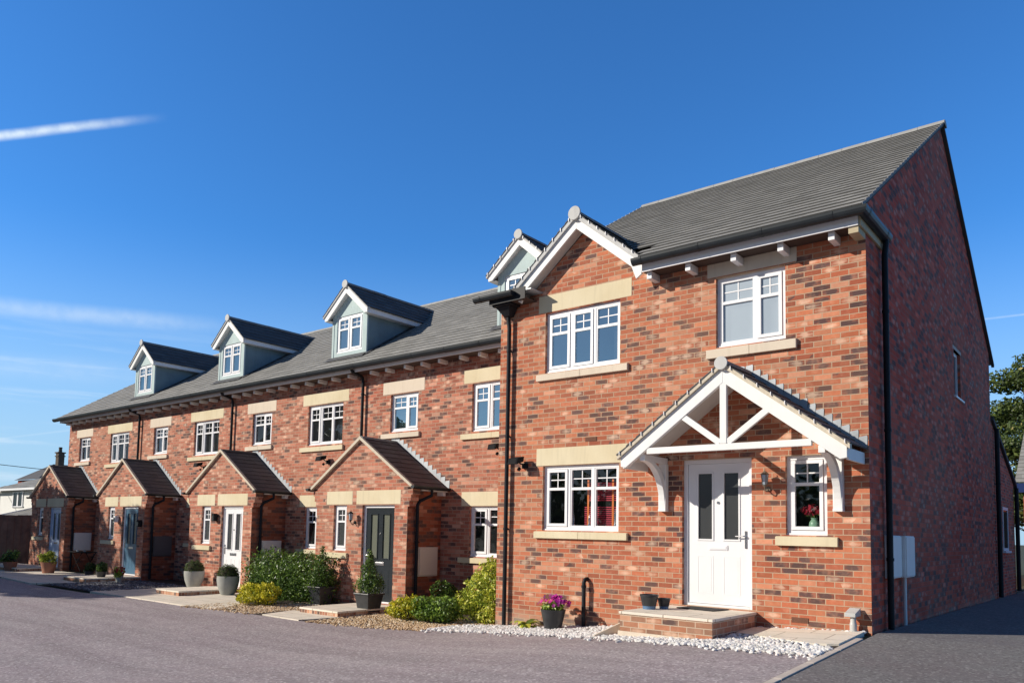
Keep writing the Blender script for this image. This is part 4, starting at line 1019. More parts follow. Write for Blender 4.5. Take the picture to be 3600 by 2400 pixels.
# ------------------------------------------------------------------ plants
def leaves(mb, n, blobs, size, tint=None, sun=(-.62, -.66, .42), shell=.75, ar=.5, mi=0, flat=.0, seed=0, gaps=.35):
    """leaf faces spread through ellipsoid blobs (cx,cy,cz,rx,ry,rz)"""
    rg = np.random.default_rng(seed+11)
    vol = np.array([b[3]*b[4]*b[5] for b in blobs])**.7; pr = vol/vol.sum()
    bi = rg.choice(len(blobs), n, p=pr)
    B = np.array(blobs)[bi]
    d = rg.normal(size=(n, 3)); d /= np.linalg.norm(d, axis=1)[:, None]
    rr = shell+(1.04-shell)*rg.random(n)**.6
    inner = rg.random(n) < .18; rr[inner] = rg.random(inner.sum())*shell
    # lumpy outline
    fr = np.sin(d[:, 0]*7+bi*1.7)*np.sin(d[:, 1]*6+bi)*np.sin(d[:, 2]*8+bi*.6)
    rr = rr*(1+.16*fr)+rg.normal(size=n)*.025
    P = B[:, :3]+d*B[:, 3:]*rr[:, None]
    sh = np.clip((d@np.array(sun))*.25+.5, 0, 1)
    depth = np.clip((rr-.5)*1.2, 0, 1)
    T = np.clip(sh*.35+depth*.3+rg.normal(size=n)*.2+fr*.18, 0, 1)  # sunlight put into the tint: lighter on the sunward side, darker inside
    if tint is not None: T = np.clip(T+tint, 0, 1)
    nr = d*.8+rg.normal(size=(n, 3))*.7; nr /= np.linalg.norm(nr, axis=1)[:, None]
    a = np.cross(nr, rg.normal(size=(n, 3))); a /= np.linalg.norm(a, axis=1)[:, None]; b = np.cross(nr, a)
    sz = size*(.6+.8*rg.random(n))[:, None]
    p0 = P-a*sz; p1 = P+b*sz*ar; p2 = P+a*sz+nr*sz*.2; p3 = P-b*sz*ar
    base = len(mb.v)
    V = np.stack([p0, p1, p2, p3], 1).reshape(-1, 3)
    mb.v += [tuple(v) for v in V.tolist()]
    mb.f += [(base+4*i, base+4*i+1, base+4*i+2, base+4*i+3) for i in range(n)]
    mb.mi += [mi]*n; mb.tint += T.tolist()
def rndblobs(c, r, k, spread=.7, size=.5, seed=0):
    rg = random.Random(seed); out = [(c[0], c[1], c[2], r[0]*.8, r[1]*.8, r[2]*.8)]
    for i in range(k):
        a = rg.uniform(0, 2*PI); u = rg.uniform(-.7, .9); q = math.sqrt(1-u*u)*spread
        out.append((c[0]+r[0]*q*math.cos(a), c[1]+r[1]*q*math.sin(a), c[2]+r[2]*u*spread, r[0]*size*rg.uniform(.6, 1), r[1]*size*rg.uniform(.6, 1), r[2]*size*rg.uniform(.6, 1)))
    return out
def bush(name, label, c, r, n, size, mat, k=12, seed=0, blobs=None, cat='bush', tint=None, ar=.5):
    t_ = thing(name, label, cat, (c[0], c[1], gz(c[0], c[1])))
    bl = blobs or rndblobs(c, r, k, seed=seed)
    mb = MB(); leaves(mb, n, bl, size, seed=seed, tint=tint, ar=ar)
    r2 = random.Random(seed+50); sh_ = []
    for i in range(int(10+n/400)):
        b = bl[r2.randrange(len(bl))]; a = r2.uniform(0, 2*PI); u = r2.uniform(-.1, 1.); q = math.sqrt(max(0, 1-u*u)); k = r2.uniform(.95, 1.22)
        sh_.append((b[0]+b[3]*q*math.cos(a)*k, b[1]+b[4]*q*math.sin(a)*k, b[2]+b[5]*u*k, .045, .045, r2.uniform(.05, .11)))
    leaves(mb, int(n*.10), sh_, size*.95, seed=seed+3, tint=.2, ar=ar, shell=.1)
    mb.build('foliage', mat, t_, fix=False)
    mb = MB(); rg = random.Random(seed); z0 = gz(c[0], c[1])-.02
    for i in range(7):
        b = bl[rg.randrange(len(bl))]; mb.tube([(c[0]+rg.uniform(-.1, .1), c[1]+rg.uniform(-.1, .1), z0), ((c[0]+b[0])/2, (c[1]+b[1])/2, (z0+b[2])/2+.05), (b[0], b[1], b[2])], [.014, .01, .005], 5)
    mb.build('stem', 'bark', t_)
    return t_
# big clipped evergreen hedge
hb_ = []
rg = random.Random(5)
for i in range(20):
    t0 = i/19
    x = -13.75+t0*2.75; y = .62+rg.uniform(-.1, .1)-.15*math.sin(t0*PI)
    hb_.append((x, y, -.02+rg.uniform(-.04, .06), .42, .62, .58+rg.uniform(-.05, .04)))
    if i % 2: hb_.append((x, y-.28, -.22, .34, .40, .36))
    if i % 3 == 0 and i > 3: hb_.append((x, y-.55, -.12, .34, .36, .42))
bush('evergreen_hedge', 'large dark evergreen shrub between the two porches', (-12.4, .55, 0), None, 20000, .031, 'leaf_dark', seed=2, blobs=hb_, cat='shrub', tint=.04)
bush('golden_shrub', 'low golden yellow shrub in front of the dark evergreen', (-11.75, -.92, -.27), (.52, .42, .25), 3200, .030, 'leaf_yellow', k=10, seed=3, cat='shrub', tint=.08)
bush('golden_shrub', 'low yellow shrub right of the black planter', (-7.75, -.45, -.30), (.42, .34, .21), 2600, .028, 'leaf_yellow', k=8, seed=4, cat='shrub', tint=-.02)
bush('green_shrub', 'low glossy green shrub between the yellow one and the tall variegated shrub', (-7.15, -.25, -.25), (.50, .40, .26), 3600, .030, 'leaf_mid', k=10, seed=5, cat='shrub', tint=.05)
vb = [(-7.05, .45, -.22, .26, .26, .30), (-6.55, .55, .10, .40, .36, .50), (-6.85, .65, -.02, .34, .34, .42), (-6.25, .45, .20, .34, .3, .42), (-6.5, .75, .30, .36, .32, .34), (-6.7, .5, -.2, .45, .35, .28), (-6.3, .6, -.1, .35, .35, .35), (-6.95, .7, .12, .2, .2, .25), (-6.55, .6, .48, .24, .24, .16)]
bush('variegated_shrub', 'upright variegated yellow green shrub against the corner of the tall house', (-6.55, .6, 0), None, 7500, .030, 'leaf_lime', seed=6, blobs=vb, cat='shrub')
bush('dark_shrub', 'small dark shrub in shade under the beige meter box', (-8.2, 1.0, -.1), (.32, .25, .30), 1500, .028, 'leaf_dark', k=6, seed=7, cat='shrub')
bush('pale_grass_clump', 'pale dry plant at the foot of the tall house corner', (-6.30, .12, -.36), (.26, .2, .18), 1100, .026, 'leaf_lime', k=5, seed=8, cat='plant', tint=.2)
# hosta like plant by the drainpipe
def strap_plant(x, y, z, n, L, label, mat, name='broad_leaf_plant', seed=1):
    t_ = thing(name, label, 'plant', (x, y, z)); mb = MB(); rg = random.Random(seed)
    for i in range(n):
        a = rg.uniform(0, 2*PI); l = L*rg.uniform(.6, 1.1); w_ = l*.16; e = rg.uniform(.5, 1.1); px = Vector((x, y, z)); d = Vector((math.cos(a), math.sin(a), 0)); sd = Vector((-d.y, d.x, 0)); prev = None; tt = rg.random()
        for k in range(6):
            t = k/5; p = px+d*(l*t*math.cos(e*.6))+Vector((0, 0, l*(math.sin(e)*t*1.3-.85*t*t)+.02)); ww = w_*math.sin(PI*min(1, t*.9+.08))
            cur = (p-sd*ww, p+sd*ww)
            if prev: mb.face([prev[0], prev[1], cur[1], cur[0]], 0, tt)
            prev = cur
    mb.build('foliage', mat, t_, fix=False); return t_
strap_plant(-5.12, -.30, -.42, 26, .34, 'pale green broad leaved plant between the drainpipe and the purple flowers', 'leaf_lime')
# potted plants
def pot(t_, x, y, z, prof, mat, soil=True, n=28, band=None):
    mb = MB(); mb.lathe((x, y, z), prof, n)
    if band: 
        for i, f in enumerate(mb.f):
            if mb.v[f[0]][2] < z+band and mb.v[f[2]][2] <= z+band+.001: mb.mi[i] = 1
    o = mb.build('pot', [mat, 'pot_blue'] if band else mat, t_, smooth=True)
    if soil: mb = MB(); r, h = prof[-1]; mb.tube([(x, y, z+h-.03), (x, y, z+h-.02)], r*1.0, n); mb.build('soil', 'soil', o)
    return o
def topiary(x, y, z, label, s=1.):
    t_ = thing('topiary_ball_pot', label, 'potted plant', (x, y, z), 'clipped box balls in grey planters')
    pot(t_, x, y, z, [(0, 0), (.15*s, 0), (.17*s, .03*s), (.235*s, .2*s), (.26*s, .34*s), (.262*s, .45*s), (.235*s, .45*s), (.225*s, .40*s)], 'pot_grey')
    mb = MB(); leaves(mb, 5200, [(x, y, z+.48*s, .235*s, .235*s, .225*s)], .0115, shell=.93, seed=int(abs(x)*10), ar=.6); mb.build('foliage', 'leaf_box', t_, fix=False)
    mb = MB(); mb.lathe((x, y, z+.48*s), [(0, -.2*s), (.15*s, -.15*s), (.215*s, 0), (.15*s, .155*s), (0, .205*s)], 20); mb.build('inner_growth', 'soil', t_, smooth=True)
topiary(-14.05, -.19, -.49, 'clipped box ball in a grey planter in front of the white terrace door', 1.0)
topiary(-15.95, .02, -.45, 'clipped box ball in a grey planter left of the white terrace door', .96)
def cone_pot(x, y, z, label, h=1.0, seed=1, w_=.3):
    t_ = thing('bay_tree_pot', label, 'potted plant', (x, y, z), 'bay trees in black planters')
    mb = MB(); a, b = .15, .20; hh = .36
    mb.hexa([(x-a, y-a, z+.03), (x+a, y-a, z+.03), (x+a, y+a, z+.03), (x-a, y+a, z+.03), (x-b, y-b, z+hh), (x+b, y-b, z+hh), (x+b, y+b, z+hh), (x-b, y+b, z+hh)]); mb.box(x-b-.02, x+b+.02, y-b-.02, y+b+.02, z+hh, z+hh+.04); mb.box(x-a-.02, x+a+.02, y-a-.02, y+a+.02, z, z+.03)
    mb.build('pot', 'pot_dark', t_, bevel=.01)
    bl = [(x, y, z+.52, w_, w_, .2), (x+.03, y, z+.68, w_*.8, w_*.8, .2), (x-.02, y, z+.86, w_*.55, w_*.55, .18), (x, y, z+1.02, w_*.35, w_*.35, .16), (x, y, z+1.15, .06, .06, .12), (x+.2, y+.05, z+.62, .12, .12, .12), (x-.2, y-.05, z+.55, .12, .1, .1)]
    mb = MB(); leaves(mb, 2300, bl, .027, seed=seed, shell=.5, ar=.42, tint=.05); mb.build('foliage', 'leaf_dark', t_, fix=False)
    mb = MB(); mb.tube([(x, y, z+.3), (x+.01, y, z+.8), (x, y, z+1.15)], [.014, .01, .004], 6); mb.build('stem', 'bark', t_)
cone_pot(-9.02, -.22, -.5, 'cone shaped bay tree in a square black planter right of the black door', seed=3)
cone_pot(-10.93, .12, -.5, 'cone shaped bay tree in a black planter left of the black door', seed=8)
# purple flowers
x, y, z = -4.50, -.42, gz(-4.5, -.42)-.0
t_ = thing('flower_pot', 'dark grey pot of purple petunias on white gravel', 'potted plant', (x, y, z))
pot(t_, x, y, z, [(0, 0), (.125, 0), (.13, .01), (.195, .30), (.20, .32), (.18, .32)], 'pot_dark')
mb = MB(); leaves(mb, 500, [(x, y, z+.36, .19, .19, .07)], .025, seed=3, shell=.3, tint=.2); mb.build('foliage', 'leaf_mid', t_, fix=False)
mb = MB(); rg = random.Random(4)
for i in range(75):
    a = rg.uniform(0, 2*PI); r_ = rg.uniform(0, 1)**.6; p = Vector((x+.27*r_*math.cos(a), y+.22*r_*math.sin(a), z+.40+.10*(1-r_*r_)+rg.uniform(-.035, .04))); nrm = Vector((math.cos(a)*r_*.8-.2, math.sin(a)*r_*.8-.5, .6)).normalized(); u = nrm.orthogonal().normalized(); v = nrm.cross(u); s_ = rg.uniform(.022, .032); tt = rg.random()
    for q in range(5):
        a0 = q*2*PI/5; a1 = a0+2*PI/5*.85; am = (a0+a1)/2
        mb.face([p, p+(u*math.cos(a0)+v*math.sin(a0))*s_+nrm*.006, p+(u*math.cos(am)+v*math.sin(am))*s_*1.2+nrm*.01, p+(u*math.cos(a1)+v*math.sin(a1))*s_+nrm*.006], 0, tt)
mb.build('flowers', 'petal_purple', t_, fix=False)
# two empty pots on the step
for (px, py, s_, lab) in ((-2.60, -.86, 1., 'larger empty black pot with blue base on the canopy doorstep'), (-2.50, -.62, .72, 'smaller empty black pot behind the larger one on the canopy doorstep')):
    mb = MB(); mb.lathe((px, py, .14), [(0, 0), (.085*s_, 0), (.09*s_, .045*s_), (.093*s_, .046*s_), (.12*s_, .17*s_), (.127*s_, .175*s_), (.127*s_, .20*s_), (.112*s_, .20*s_), (.10*s_, .1*s_), (0, .09*s_)], 28)
    for i, f in enumerate(mb.f):
        if mb.v[f[0]][2] < .14+.046*s_ and mb.v[f[2]][2] < .14+.0461*s_: mb.mi[i] = 1
    tag(mb.build('plant_pot', ['pot_dark', 'pot_blue'], smooth=True), lab, 'plant pot')
# small pots at the far porches
def small_pot(x, y, z, label, mat='pot_terracotta', leaf='leaf_mid', r=.16, h=.26, lr=.2, lh=.22, flowers=False, seed=1, n=900):
    t_ = thing('potted_plant', label, 'potted plant', (x, y, z))
    pot(t_, x, y, z, [(0, 0), (r*.7, 0), (r, h*.9), (r*1.06, h), (r*.9, h)], mat, n=16)
    mb = MB(); leaves(mb, n, rndblobs((x, y, z+h+lh*.5), (lr, lr, lh), 5, seed=seed), .028, seed=seed, shell=.4)
    if flowers: leaves(mb, 60, [(x, y, z+h+lh*.7, lr*.9, lr*.9, lh*.6)], .03, seed=seed, shell=.8, ar=.9, mi=1)
    mb.build('foliage', [leaf, 'petal_red'] if flowers else leaf, t_, fix=False)
small_pot(-26.2, -.75, -.5, 'dark shrub in a terracotta pot before the far left step', seed=1, lr=.32, lh=.30, r=.22, h=.30, leaf='leaf_dark', n=1500)
small_pot(-24.3, -.28, -.5, 'bright green spiky plant in a terracotta pot beside the table', seed=2, lr=.32, lh=.24, r=.24, h=.36, leaf='leaf_lime', n=1500)
small_pot(-22.3, .15, -.5, 'small dark clipped plant in a black pot left of the blue door', 'pot_dark', 'leaf_box', .15, .16, .17, .20, seed=3)
small_pot(-20.15, -.45, -.39, 'dark green plant in a dark pot on the blue door step', 'pot_dark', 'leaf_dark', .15, .16, .18, .20, seed=4)
small_pot(-19.25, -.35, -.5, 'grey pot with red and yellow flowers right of the blue door step', 'pot_grey', 'leaf_lime', .11, .20, .16, .18, True, seed=5)
# garden table with cups
t_ = thing('garden_table', 'black folding metal table with cups outside the far left porch', 'table', (-24.2, .75, -.5))
mb = MB(); mb.box(-24.75, -23.65, .45, 1.05, .17, .19); mb.build('tabletop', 'metal_dark', t_, bevel=.004)
for s in (-1, 1):
    mb = MB(); yy = .75+s*.22; mb.tube([(-24.6, yy, -.5), (-23.8, yy, .17)], .012, 6); mb.tube([(-23.8, yy+.01, -.5), (-24.6, yy+.01, .17)], .012, 6); mb.build('leg', 'metal_dark', t_)
for i, (px, py) in enumerate(((-24.3, .6), (-24.0, .7))):
    mb = MB(); mb.lathe((px, py, .19), [(0, 0), (.035, 0), (.045, .06), (.04, .06), (.03, .01)], 12); tag(mb.build('cup', 'steel_white', smooth=True), ['left white cup on the black garden table', 'right white cup on the black garden table'][i], 'cup')

# ------------------------------------------------------------------ things seen in the near windows
r = thing('venetian_blind', 'red venetian blind with orange tapes behind the lower left window of the tall house', 'blind', (-4.1, .2, 1.2))
mb = MB()
for (xa, xb, zz0, zz1) in ((-4.33, -3.66, 1.26, 1.62), (-4.25, -3.66, 1.68, 2.02)):
    n = int((zz1-zz0)/.031)
    for i in range(n): z_ = zz0+i*.031; mb.box(xa, xb, .19, .197, z_, z_+.014)
mb.build('slats', 'blind_red', r)
mb = MB()
for xx in (-4.26, -3.80): mb.box(xx-.017, xx+.017, .183, .187, 1.26, 2.02)
mb.build('tape', 'tape_orange', r)
mb = MB()
for (xx, h_) in ((-4.52, .22), (-4.22, .2), (-4.08, .24), (-3.74, .3)):
    mb.lathe((xx, .16, 1.26), [(0, 0), (.025, 0), (.03, .02), (.012, .06), (.018, h_*.6), (.008, h_*.8), (.0, h_)], 10)
tag(mb.build('ornaments', 'chrome', smooth=True), 'small silver ornaments on the inner sill in front of the red blind', 'ornaments')
t_ = thing('flower_vase', 'green vase of red flowers inside the small window under the canopy', 'vase', (-.72, .15, 1.26))
mb = MB(); mb.lathe((-.72, .15, 1.255), [(0, 0), (.045, 0), (.07, .05), (.06, .11), (.035, .15), (.045, .17)], 16); mb.build('vase', 'ceramic_green', t_, smooth=True)
mb = MB(); leaves(mb, 130, [(-.76, .15, 1.52, .13, .04, .07)], .024, seed=3, shell=.3, ar=.9); leaves(mb, 50, [(-.74, .16, 1.47, .10, .03, .06)], .02, seed=5, shell=.3, mi=1); mb.build('flowers', ['petal_red', 'leaf_mid'], t_, fix=False)

# ------------------------------------------------------------------ surroundings
# garden fence at the far left
r = thing('wooden_fence', 'dark brown close boarded wooden fence at the far left', 'fence', (-31, 0, -.5))
fa = Vector((-28.3, 3.1, -.55)); fb = Vector((-33.5, -3.0, -.55)); d = (fb-fa); L = d.length; d.normalize(); sd = Vector((-d.y, d.x, 0)); n = int(L/.12)
mb = MB()
for i in range(n):
    a = fa+d*(i*.12); b = a+d*.135; h_ = 1.93+random.uniform(-.01, .01)
    o1 = sd*(.0 if i % 2 else .014)
    mb.hexa([a+o1, b+o1, b+o1+sd*.014, a+o1+sd*.014]+[q+Vector((0, 0, h_)) for q in (a+o1, b+o1, b+o1+sd*.014, a+o1+sd*.014)])
mb.build('boards', 'fence_wood', r)
for i in range(5):
    mb = MB(); p = fa+d*(i*1.9); mb.box(p.x-.05, p.x+.05, p.y-.05, p.y+.05, -.55, 1.45); mb.build('post', 'fence_wood', r)
# pale rendered house beyond the fence
r = thing('rendered_house', 'distant white rendered house with grey roof behind the fence', 'house', (-48, 7, -.5))
WX = -45.
def zz(y): return y
mb = MB(); mb.box(-48.35, -36, 6., 14., -.6, 2.93); mb.build('wall', 'white_render', r)
for (a, b) in ((-46.05, -44.55), (-42.6, -41.2), (-39.5, -38.2)):
    mb = MB(); mb.box(a, a+.12, 5.95, 5.98, 1.98, 2.74); mb.box(b-.12, b, 5.95, 5.98, 1.98, 2.74); mb.box((a+b)/2-.09, (a+b)/2+.09, 5.95, 5.98, 1.98, 2.74); mb.box(a, b, 5.95, 5.98, 2.74, 2.80); mb.box(a-.08, b+.08, 5.92, 5.98, 1.92, 1.98)
    w = mb.build('window', 'upvc', r); mb = MB(); mb.box(a+.12, b-.12, 5.97, 5.995, 1.98, 2.74); mb.build('pane', 'glass_dark', w)
mb = MB(); roof_plane(mb, (-48.3, 5.65, 2.95), (1, 0, 0), 12.6, (0, 1, .42), 3.2, gauge=.3, tw=.5, mask=lambda p: p.y-5.65 > (p.x+48.6)*.62)
mb.face([(-48.7, 5.6, 2.93), (-44, 8.6, 4.2), (-44, 11, 4.2), (-48.7, 14, 2.93)], 0, .5); mb.build('roof', ['tile', 'tile_dark_shade'], r)
mb = MB(); mb.box(-48.7, -35.8, 5.58, 5.66, 2.84, 2.95); mb.box(-48.28, -48.18, 5.88, 5.98, 1.8, 2.86); mb.build('fascia', 'upvc', r)
mb = MB(); mb.box(-42., -36, 4.3, 5.99, -.6, 1.36); mb.build('porch_wall', 'white_render', r)
mb = MB(); roof_plane(mb, (-42.2, 4.1, 1.40), (1, 0, 0), 6.2, (0, 1, .27), 1.95, gauge=.3, tw=.5); mb.build('porch_roof', ['tile', 'tile_dark_shade'], r)
mb = MB(); mb.beam((-42.25, 4.05, 1.38), (-42.25, 5.9, 1.88), .08, .14); mb.build('barge_board', 'upvc', r)
# chimney house further off
r = thing('old_house', 'dark roof and tall chimney showing above the far left porch', 'house', (-60, 12, -.5))
mb = MB(); mb.box(-60, -56, 11., 19., -.6, 4.1); mb.build('wall', 'brick_gable_shaded', r)
mb = MB(); mb.face([(-55.8, 10.8, 4.1), (-55.8, 19, 4.1), (-58, 19, 5.35), (-58, 12.6, 5.35)], 0, .4); mb.face([(-55.8, 10.8, 4.1), (-58, 12.6, 5.35), (-60.2, 10.8, 4.1)], 0, .4); rf = mb.build('roof', 'tile_dark', r, fix=False)
mb = MB(); mb.box(-57.3, -56.8, 12.45, 12.86, 4.2, 6.1); mb.box(-57.35, -56.75, 12.40, 12.91, 5.85, 5.92); mb.box(-57.35, -56.75, 12.38, 12.93, 6.1, 6.18); mb.lathe((-57.05, 12.65, 6.18), [(.13, 0), (.11, .28), (.14, .30), (.12, .36)], 10); mb.build('chimney', 'bark', rf)
# overhead cable
mb = MB(); pts = []
for i in range(13):
    t = i/12; pts.append((-50+0*t, -6+34*t, 5.35-1.0*t-.5*math.sin(PI*t)))
mb.tube(pts, .02, 5); tag(mb.build('overhead_cable', 'metal_dark'), 'thin overhead cable crossing the sky at the far left', 'cable')
# garage beyond the drive
r = thing('garage', 'neighbouring garage with pale tiled roof at the end of the driveway', 'garage', (3, 20, -.2))
mb = MB(); mb.box(-.15, 6.2, 18.3, 25, -.6, 2.75); mb.build('wall', 'brick_gable_shaded', r)
mb = MB(); roof_plane(mb, (-.33, 18.0, 2.98), (1, 0, 0), 6.8, (0, 1, .62), 4.4, gauge=.25, tw=.3); mb.build('roof', ['tile', 'tile_dark_shade'], r)
mb = MB(); mb.box(-.3, 6.4, 18.0, 18.28, 2.68, 2.96); mb.build('fascia', 'blue_fascia', r)
mb = MB(); mb.box(-.12, 6.1, 18.27, 18.295, 2.58, 2.68); mb.build('soffit', 'paint_white', r)
mb = MB(); mb.box(.6, 3.2, 18.26, 18.298, -.2, 2.1); mb.build('garage_door', 'metal_dark', r)
# trees
def tree(name, label, x, y, z, H, R_, n, size, seed, mat='leaf_tree', zc=.62):
    t_ = thing(name, label, 'tree', (x, y, z)); rg = random.Random(seed)
    mb = MB(); mb.tube([(x, y, z-.2), (x+.05, y, z+H*.2), (x-.05, y+.1, z+H*.45), (x+.1, y, z+H*.7)], [.2*H/9, .15*H/9, .10*H/9, .04*H/9], 9); bl = []
    for i in range(26):
        a = rg.uniform(0, 2*PI); h_ = rg.uniform(.32, .97); rad = R_*math.sin(PI*min(1, max(.06, (h_-.2)/.85)))**.8*rg.uniform(.35, .95)
        p = (x+rad*math.cos(a), y+rad*math.sin(a), z+H*h_); bl.append((*p, R_*rg.uniform(.2, .38), R_*rg.uniform(.2, .38), H*rg.uniform(.05, .10)))
        mb.tube([(x, y, z+H*max(.15, h_-.28)), ((x*1.2+p[0]*.8)/2, (y*1.2+p[1]*.8)/2, z+H*(h_-.08)), p], [.05*H/9, .03*H/9, .01], 5)
    mb.build('trunk', 'bark', t_)
    mb = MB(); leaves(mb, n, bl, size, seed=seed, shell=.25, ar=.6); mb.build('crown', mat, t_, fix=False)
    return t_
tree('broadleaf_tree', 'lower spreading tree in front of the taller one beyond the garage', -.2, 27, -.3, 6.4, 3.2, 24000, .075, 21)
tree('broadleaf_tree', 'leafy green tree rising behind the tall house and the garage', -.6, 30, -.3, 9.2, 3.6, 42000, .085, 4)
tree('broadleaf_tree', 'leafy tree behind the garage roof, furthest right', 3.6, 31, -.3, 8.4, 3.4, 16000, .09, 9)
# trees on the left of the viewer: their shadows dapple the far porches and the road
tree('roadside_tree', 'tree off the left side of the picture that dapples the far porch in shadow', -37.2, -10.4, -.5, 9.6, 2.6, 2700, .14, 12)
tree('roadside_tree', 'second tree left of the picture shading the road by the far steps', -30.0, -9.9, -.5, 8.8, 5.4, 26000, .21, 15)
# wood behind the viewer, seen only as reflections in the ground floor windows
mb = MB(); rg = random.Random(3); bl = []
for i in range(60):
    a = -2.75+2.2*i/60; D_ = 52+rg.uniform(-4, 6); bl.append((2+D_*math.cos(a), -8+D_*math.sin(a), rg.uniform(1.5, 4), 4, 4, rg.uniform(3, 4.6)))
leaves(mb, 16000, bl, .42, seed=5, shell=.2, ar=.7); o = mb.build('tree_belt', 'leaf_tree', fix=False); o['kind'] = 'stuff'; tag(o, 'belt of trees across the road, reflected in the windows', 'trees')

# ------------------------------------------------------------------ light, sky, camera
sdir = Vector((.93, 1., -.64)).normalized()      # the way sunlight travels
el = math.asin(-sdir.z); az_ = math.atan2(-sdir.x, -sdir.y)
sun = bpy.data.lights.new('sun', 'SUN'); sun.energy = 5.0; sun.angle = math.radians(.5); sun.color = (1., .92, .80)
so = bpy.data.objects.new('sun', sun); col.objects.link(so); so.rotation_euler = sdir.to_track_quat('-Z', 'Y').to_euler(); so.location = (-20, -20, 20)
w = bpy.data.worlds.new('World'); scene.world = w; w.use_nodes = True
nt = w.node_tree; N = nt.nodes; Lk = nt.links; bg = N['Background']
sk = N.new('ShaderNodeTexSky'); sk.sky_type = 'NISHITA'; sk.sun_disc = False; sk.sun_elevation = el; sk.sun_rotation = az_ % (2*PI)
sk.air_density = 1.0; sk.dust_density = .35; sk.ozone_density = 2.; sk.altitude = 100
tc = N.new('ShaderNodeTexCoord')
def vm(op, a, b=None):
    n = N.new('ShaderNodeVectorMath'); n.operation = op
    Lk.new(a, n.inputs[0]) if isinstance(a, bpy.types.NodeSocket) else setattr(n.inputs[0], 'default_value', a)
    if b is not None: Lk.new(b, n.inputs[1]) if isinstance(b, bpy.types.NodeSocket) else setattr(n.inputs[1], 'default_value', b)
    return n.outputs['Value'] if op in ('DOT_PRODUCT', 'LENGTH') else n.outputs[0]
def ma(op, a, b=None, clamp=False):
    n = N.new('ShaderNodeMath'); n.operation = op; n.use_clamp = clamp
    for i, v in enumerate((a, b)):
        if v is None: continue
        Lk.new(v, n.inputs[i]) if isinstance(v, bpy.types.NodeSocket) else setattr(n.inputs[i], 'default_value', v)
    return n.outputs[0]
def mrw(f, a, b, c=0., d=1., smooth=True):
    n = N.new('ShaderNodeMapRange'); n.interpolation_type = 'SMOOTHSTEP' if smooth else 'LINEAR'; Lk.new(f, n.inputs[0])
    for i, v in enumerate((a, b, c, d)): n.inputs[i+1].default_value = v
    return n.outputs[0]
dirv = tc.outputs['Generated']
nz = N.new('ShaderNodeTexNoise'); nz.inputs['Scale'].default_value = 9.; nz.inputs['Detail'].default_value = 6; Lk.new(dirv, nz.inputs['Vector'])
nz2 = N.new('ShaderNodeTexNoise'); nz2.inputs['Scale'].default_value = 70.; nz2.inputs['Detail'].default_value = 5; Lk.new(dirv, nz2.inputs['Vector'])
def trail(d1, d2, width, fade0, fade1, strength, wob=.004, grow=0.):
    """vapour trail through two sky directions"""
    a = Vector(d1).normalized(); b = Vector(d2).normalized(); n = a.cross(b).normalized(); t = (b-a).normalized()
    dist = vm('DOT_PRODUCT', dirv, tuple(n)); dist = ma('ADD', dist, ma('MULTIPLY', ma('SUBTRACT', nz.outputs[0], .5), wob)); dist = ma('ABSOLUTE', dist)
    along = ma('SUBTRACT', vm('DOT_PRODUCT', dirv, tuple(t)), a.dot(t))
    full = (b-a).length
    m = mrw(dist, 0., width, 1., 0.)
    e = mrw(along, full*fade0, full*fade1, 1., 0.)
    tex = mrw(nz2.outputs[0], .3, .65, .68, 1.)
    front = mrw(vm('DOT_PRODUCT', dirv, tuple(a)), .3, .6)
    return ma('MULTIPLY', ma('MULTIPLY', ma('MULTIPLY', m, e), ma('MULTIPLY', tex, strength)), front)
tr1 = trail((-.8803, .266, .3929), (-.8162, .3782, .4367), .0068, .35, 1.25, .95, .004)
tr2 = trail((-.9278, .2915, .2285), (-.8359, .4952, .2366), .015, .45, 1.25, .38, .005)
tr3 = trail((-.1174, .9648, .2354), (-.0866, .968, .2357), .0018, 1., 3., .3, .001)
tr4 = trail((-.9394, .2994, .1671), (-.891, .4196, .1732), .02, .5, 1.5, .16, .01)
# thin high cirrus low on the left
mpw = N.new('ShaderNodeMapping'); mpw.inputs['Scale'].default_value = (1.2, 1.2, 16); mpw.inputs['Rotation'].default_value = (.06, .05, 0); Lk.new(dirv, mpw.inputs[0])
nz3 = N.new('ShaderNodeTexNoise'); nz3.inputs['Scale'].default_value = 3.2; nz3.inputs['Detail'].default_value = 8; nz3.inputs['Roughness'].default_value = .62; Lk.new(mpw.outputs[0], nz3.inputs['Vector'])
sx_ = N.new('ShaderNodeSeparateXYZ'); Lk.new(dirv, sx_.inputs[0])
cir = ma('MULTIPLY', mrw(nz3.outputs[0], .48, .72), ma('MULTIPLY', mrw(sx_.outputs[2], .26, .12), mrw(sx_.outputs[0], -.55, -.88)))
cir = ma('MULTIPLY', cir, .45)
cl = ma('ADD', ma('ADD', tr1, tr2), ma('ADD', ma('ADD', tr3, tr4), cir), True)
# grade the clear sky a little deeper and bluer
hs = N.new('ShaderNodeMix'); hs.data_type = 'RGBA'; hs.blend_type = 'MULTIPLY'; hs.inputs[0].default_value = 1.; Lk.new(sk.outputs[0], hs.inputs[6])
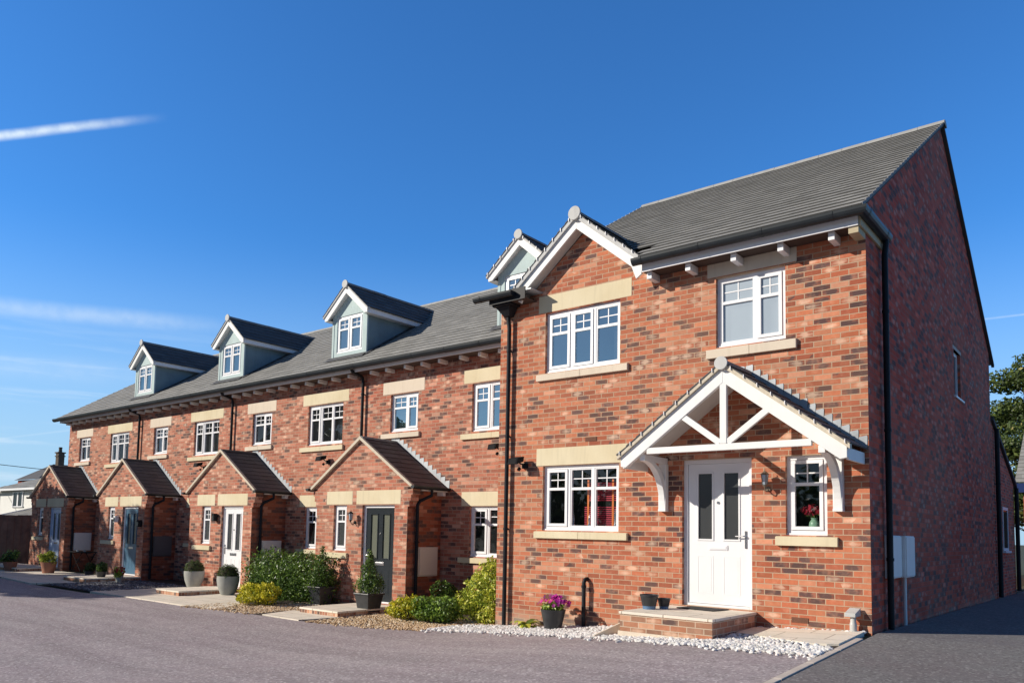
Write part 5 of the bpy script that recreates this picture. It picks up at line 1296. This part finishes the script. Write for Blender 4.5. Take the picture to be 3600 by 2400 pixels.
# deep blue away from the sun, sky round the sun dimmed to weaken the fill light
gl_ = mrw(vm('DOT_PRODUCT', dirv, tuple(-sdir)), .58, .90)
gm = N.new('ShaderNodeMix'); gm.data_type = 'RGBA'; Lk.new(gl_, gm.inputs[0]); gm.inputs[6].default_value = (.36, .92, 1.52, 1); gm.inputs[7].default_value = (.40, .48, .60, 1); zn_ = mrw(vm('DOT_PRODUCT', dirv, (0, 0, 1)), .60, .85)
zm = N.new('ShaderNodeMix'); zm.data_type = 'RGBA'; Lk.new(zn_, zm.inputs[0]); Lk.new(gm.outputs[2], zm.inputs[6]); zm.inputs[7].default_value = (.38, .44, .50, 1)  # overhead sky above the view dimmed likewise, for less fill
# unseen half of the sky behind the viewer, dimmed to deepen the shadows
sb_ = mrw(vm('DOT_PRODUCT', dirv, (0, 1, 0)), .12, -.35)
bk = N.new('ShaderNodeMix'); bk.data_type = 'RGBA'; bk.blend_type = 'MULTIPLY'; Lk.new(sb_, bk.inputs[0]); Lk.new(zm.outputs[2], bk.inputs[6]); bk.inputs[7].default_value = (.55, .5, .48, 1); Lk.new(bk.outputs[2], hs.inputs[7])
sz = N.new('ShaderNodeSeparateXYZ'); Lk.new(dirv, sz.inputs[0])
hz = ma('MULTIPLY', mrw(sz.outputs[2], .0, .36, .9, 0.), mrw(vm('DOT_PRODUCT', dirv, (0, 1, 0)), -.35, .12, .3, 1.))
hm = N.new('ShaderNodeMix'); hm.data_type = 'RGBA'; Lk.new(hz, hm.inputs[0]); Lk.new(hs.outputs[2], hm.inputs[6]); hm.inputs[7].default_value = (3.5, 5.1, 6.6, 1)
mx = N.new('ShaderNodeMix'); mx.data_type = 'RGBA'; Lk.new(cl, mx.inputs[0]); Lk.new(hm.outputs[2], mx.inputs[6]); mx.inputs[7].default_value = (6., 7., 8., 1)
Lk.new(mx.outputs[2], bg.inputs[0]); bg.inputs[1].default_value = .13

cam = bpy.data.cameras.new('camera'); co = bpy.data.objects.new('camera', cam); col.objects.link(co); scene.camera = co
cam.sensor_width = 36.; cam.lens = 2745.83/3600*36; cam.shift_x = (1800-1683.11)/3600; cam.shift_y = (1654.6-1200)/3600; cam.clip_end = 3000; cam.clip_start = .05
yaw, pitch, roll = .7048, .0767, .0218
F = Vector((-math.sin(yaw)*math.cos(pitch), math.cos(yaw)*math.cos(pitch), math.sin(pitch))); R0 = Vector((math.cos(yaw), math.sin(yaw), 0)); U0 = R0.cross(F)
R1 = R0*math.cos(roll)+U0*math.sin(roll); U1 = -R0*math.sin(roll)+U0*math.cos(roll)
mt = Matrix((R1, U1, -F)).transposed().to_4x4(); mt.translation = (2.6003, -10.6434, 1.1538); co.matrix_world = mt
scene.view_settings.view_transform = 'Standard'; scene.view_settings.look = 'None'; scene.view_settings.exposure = 0; scene.view_settings.gamma = 1
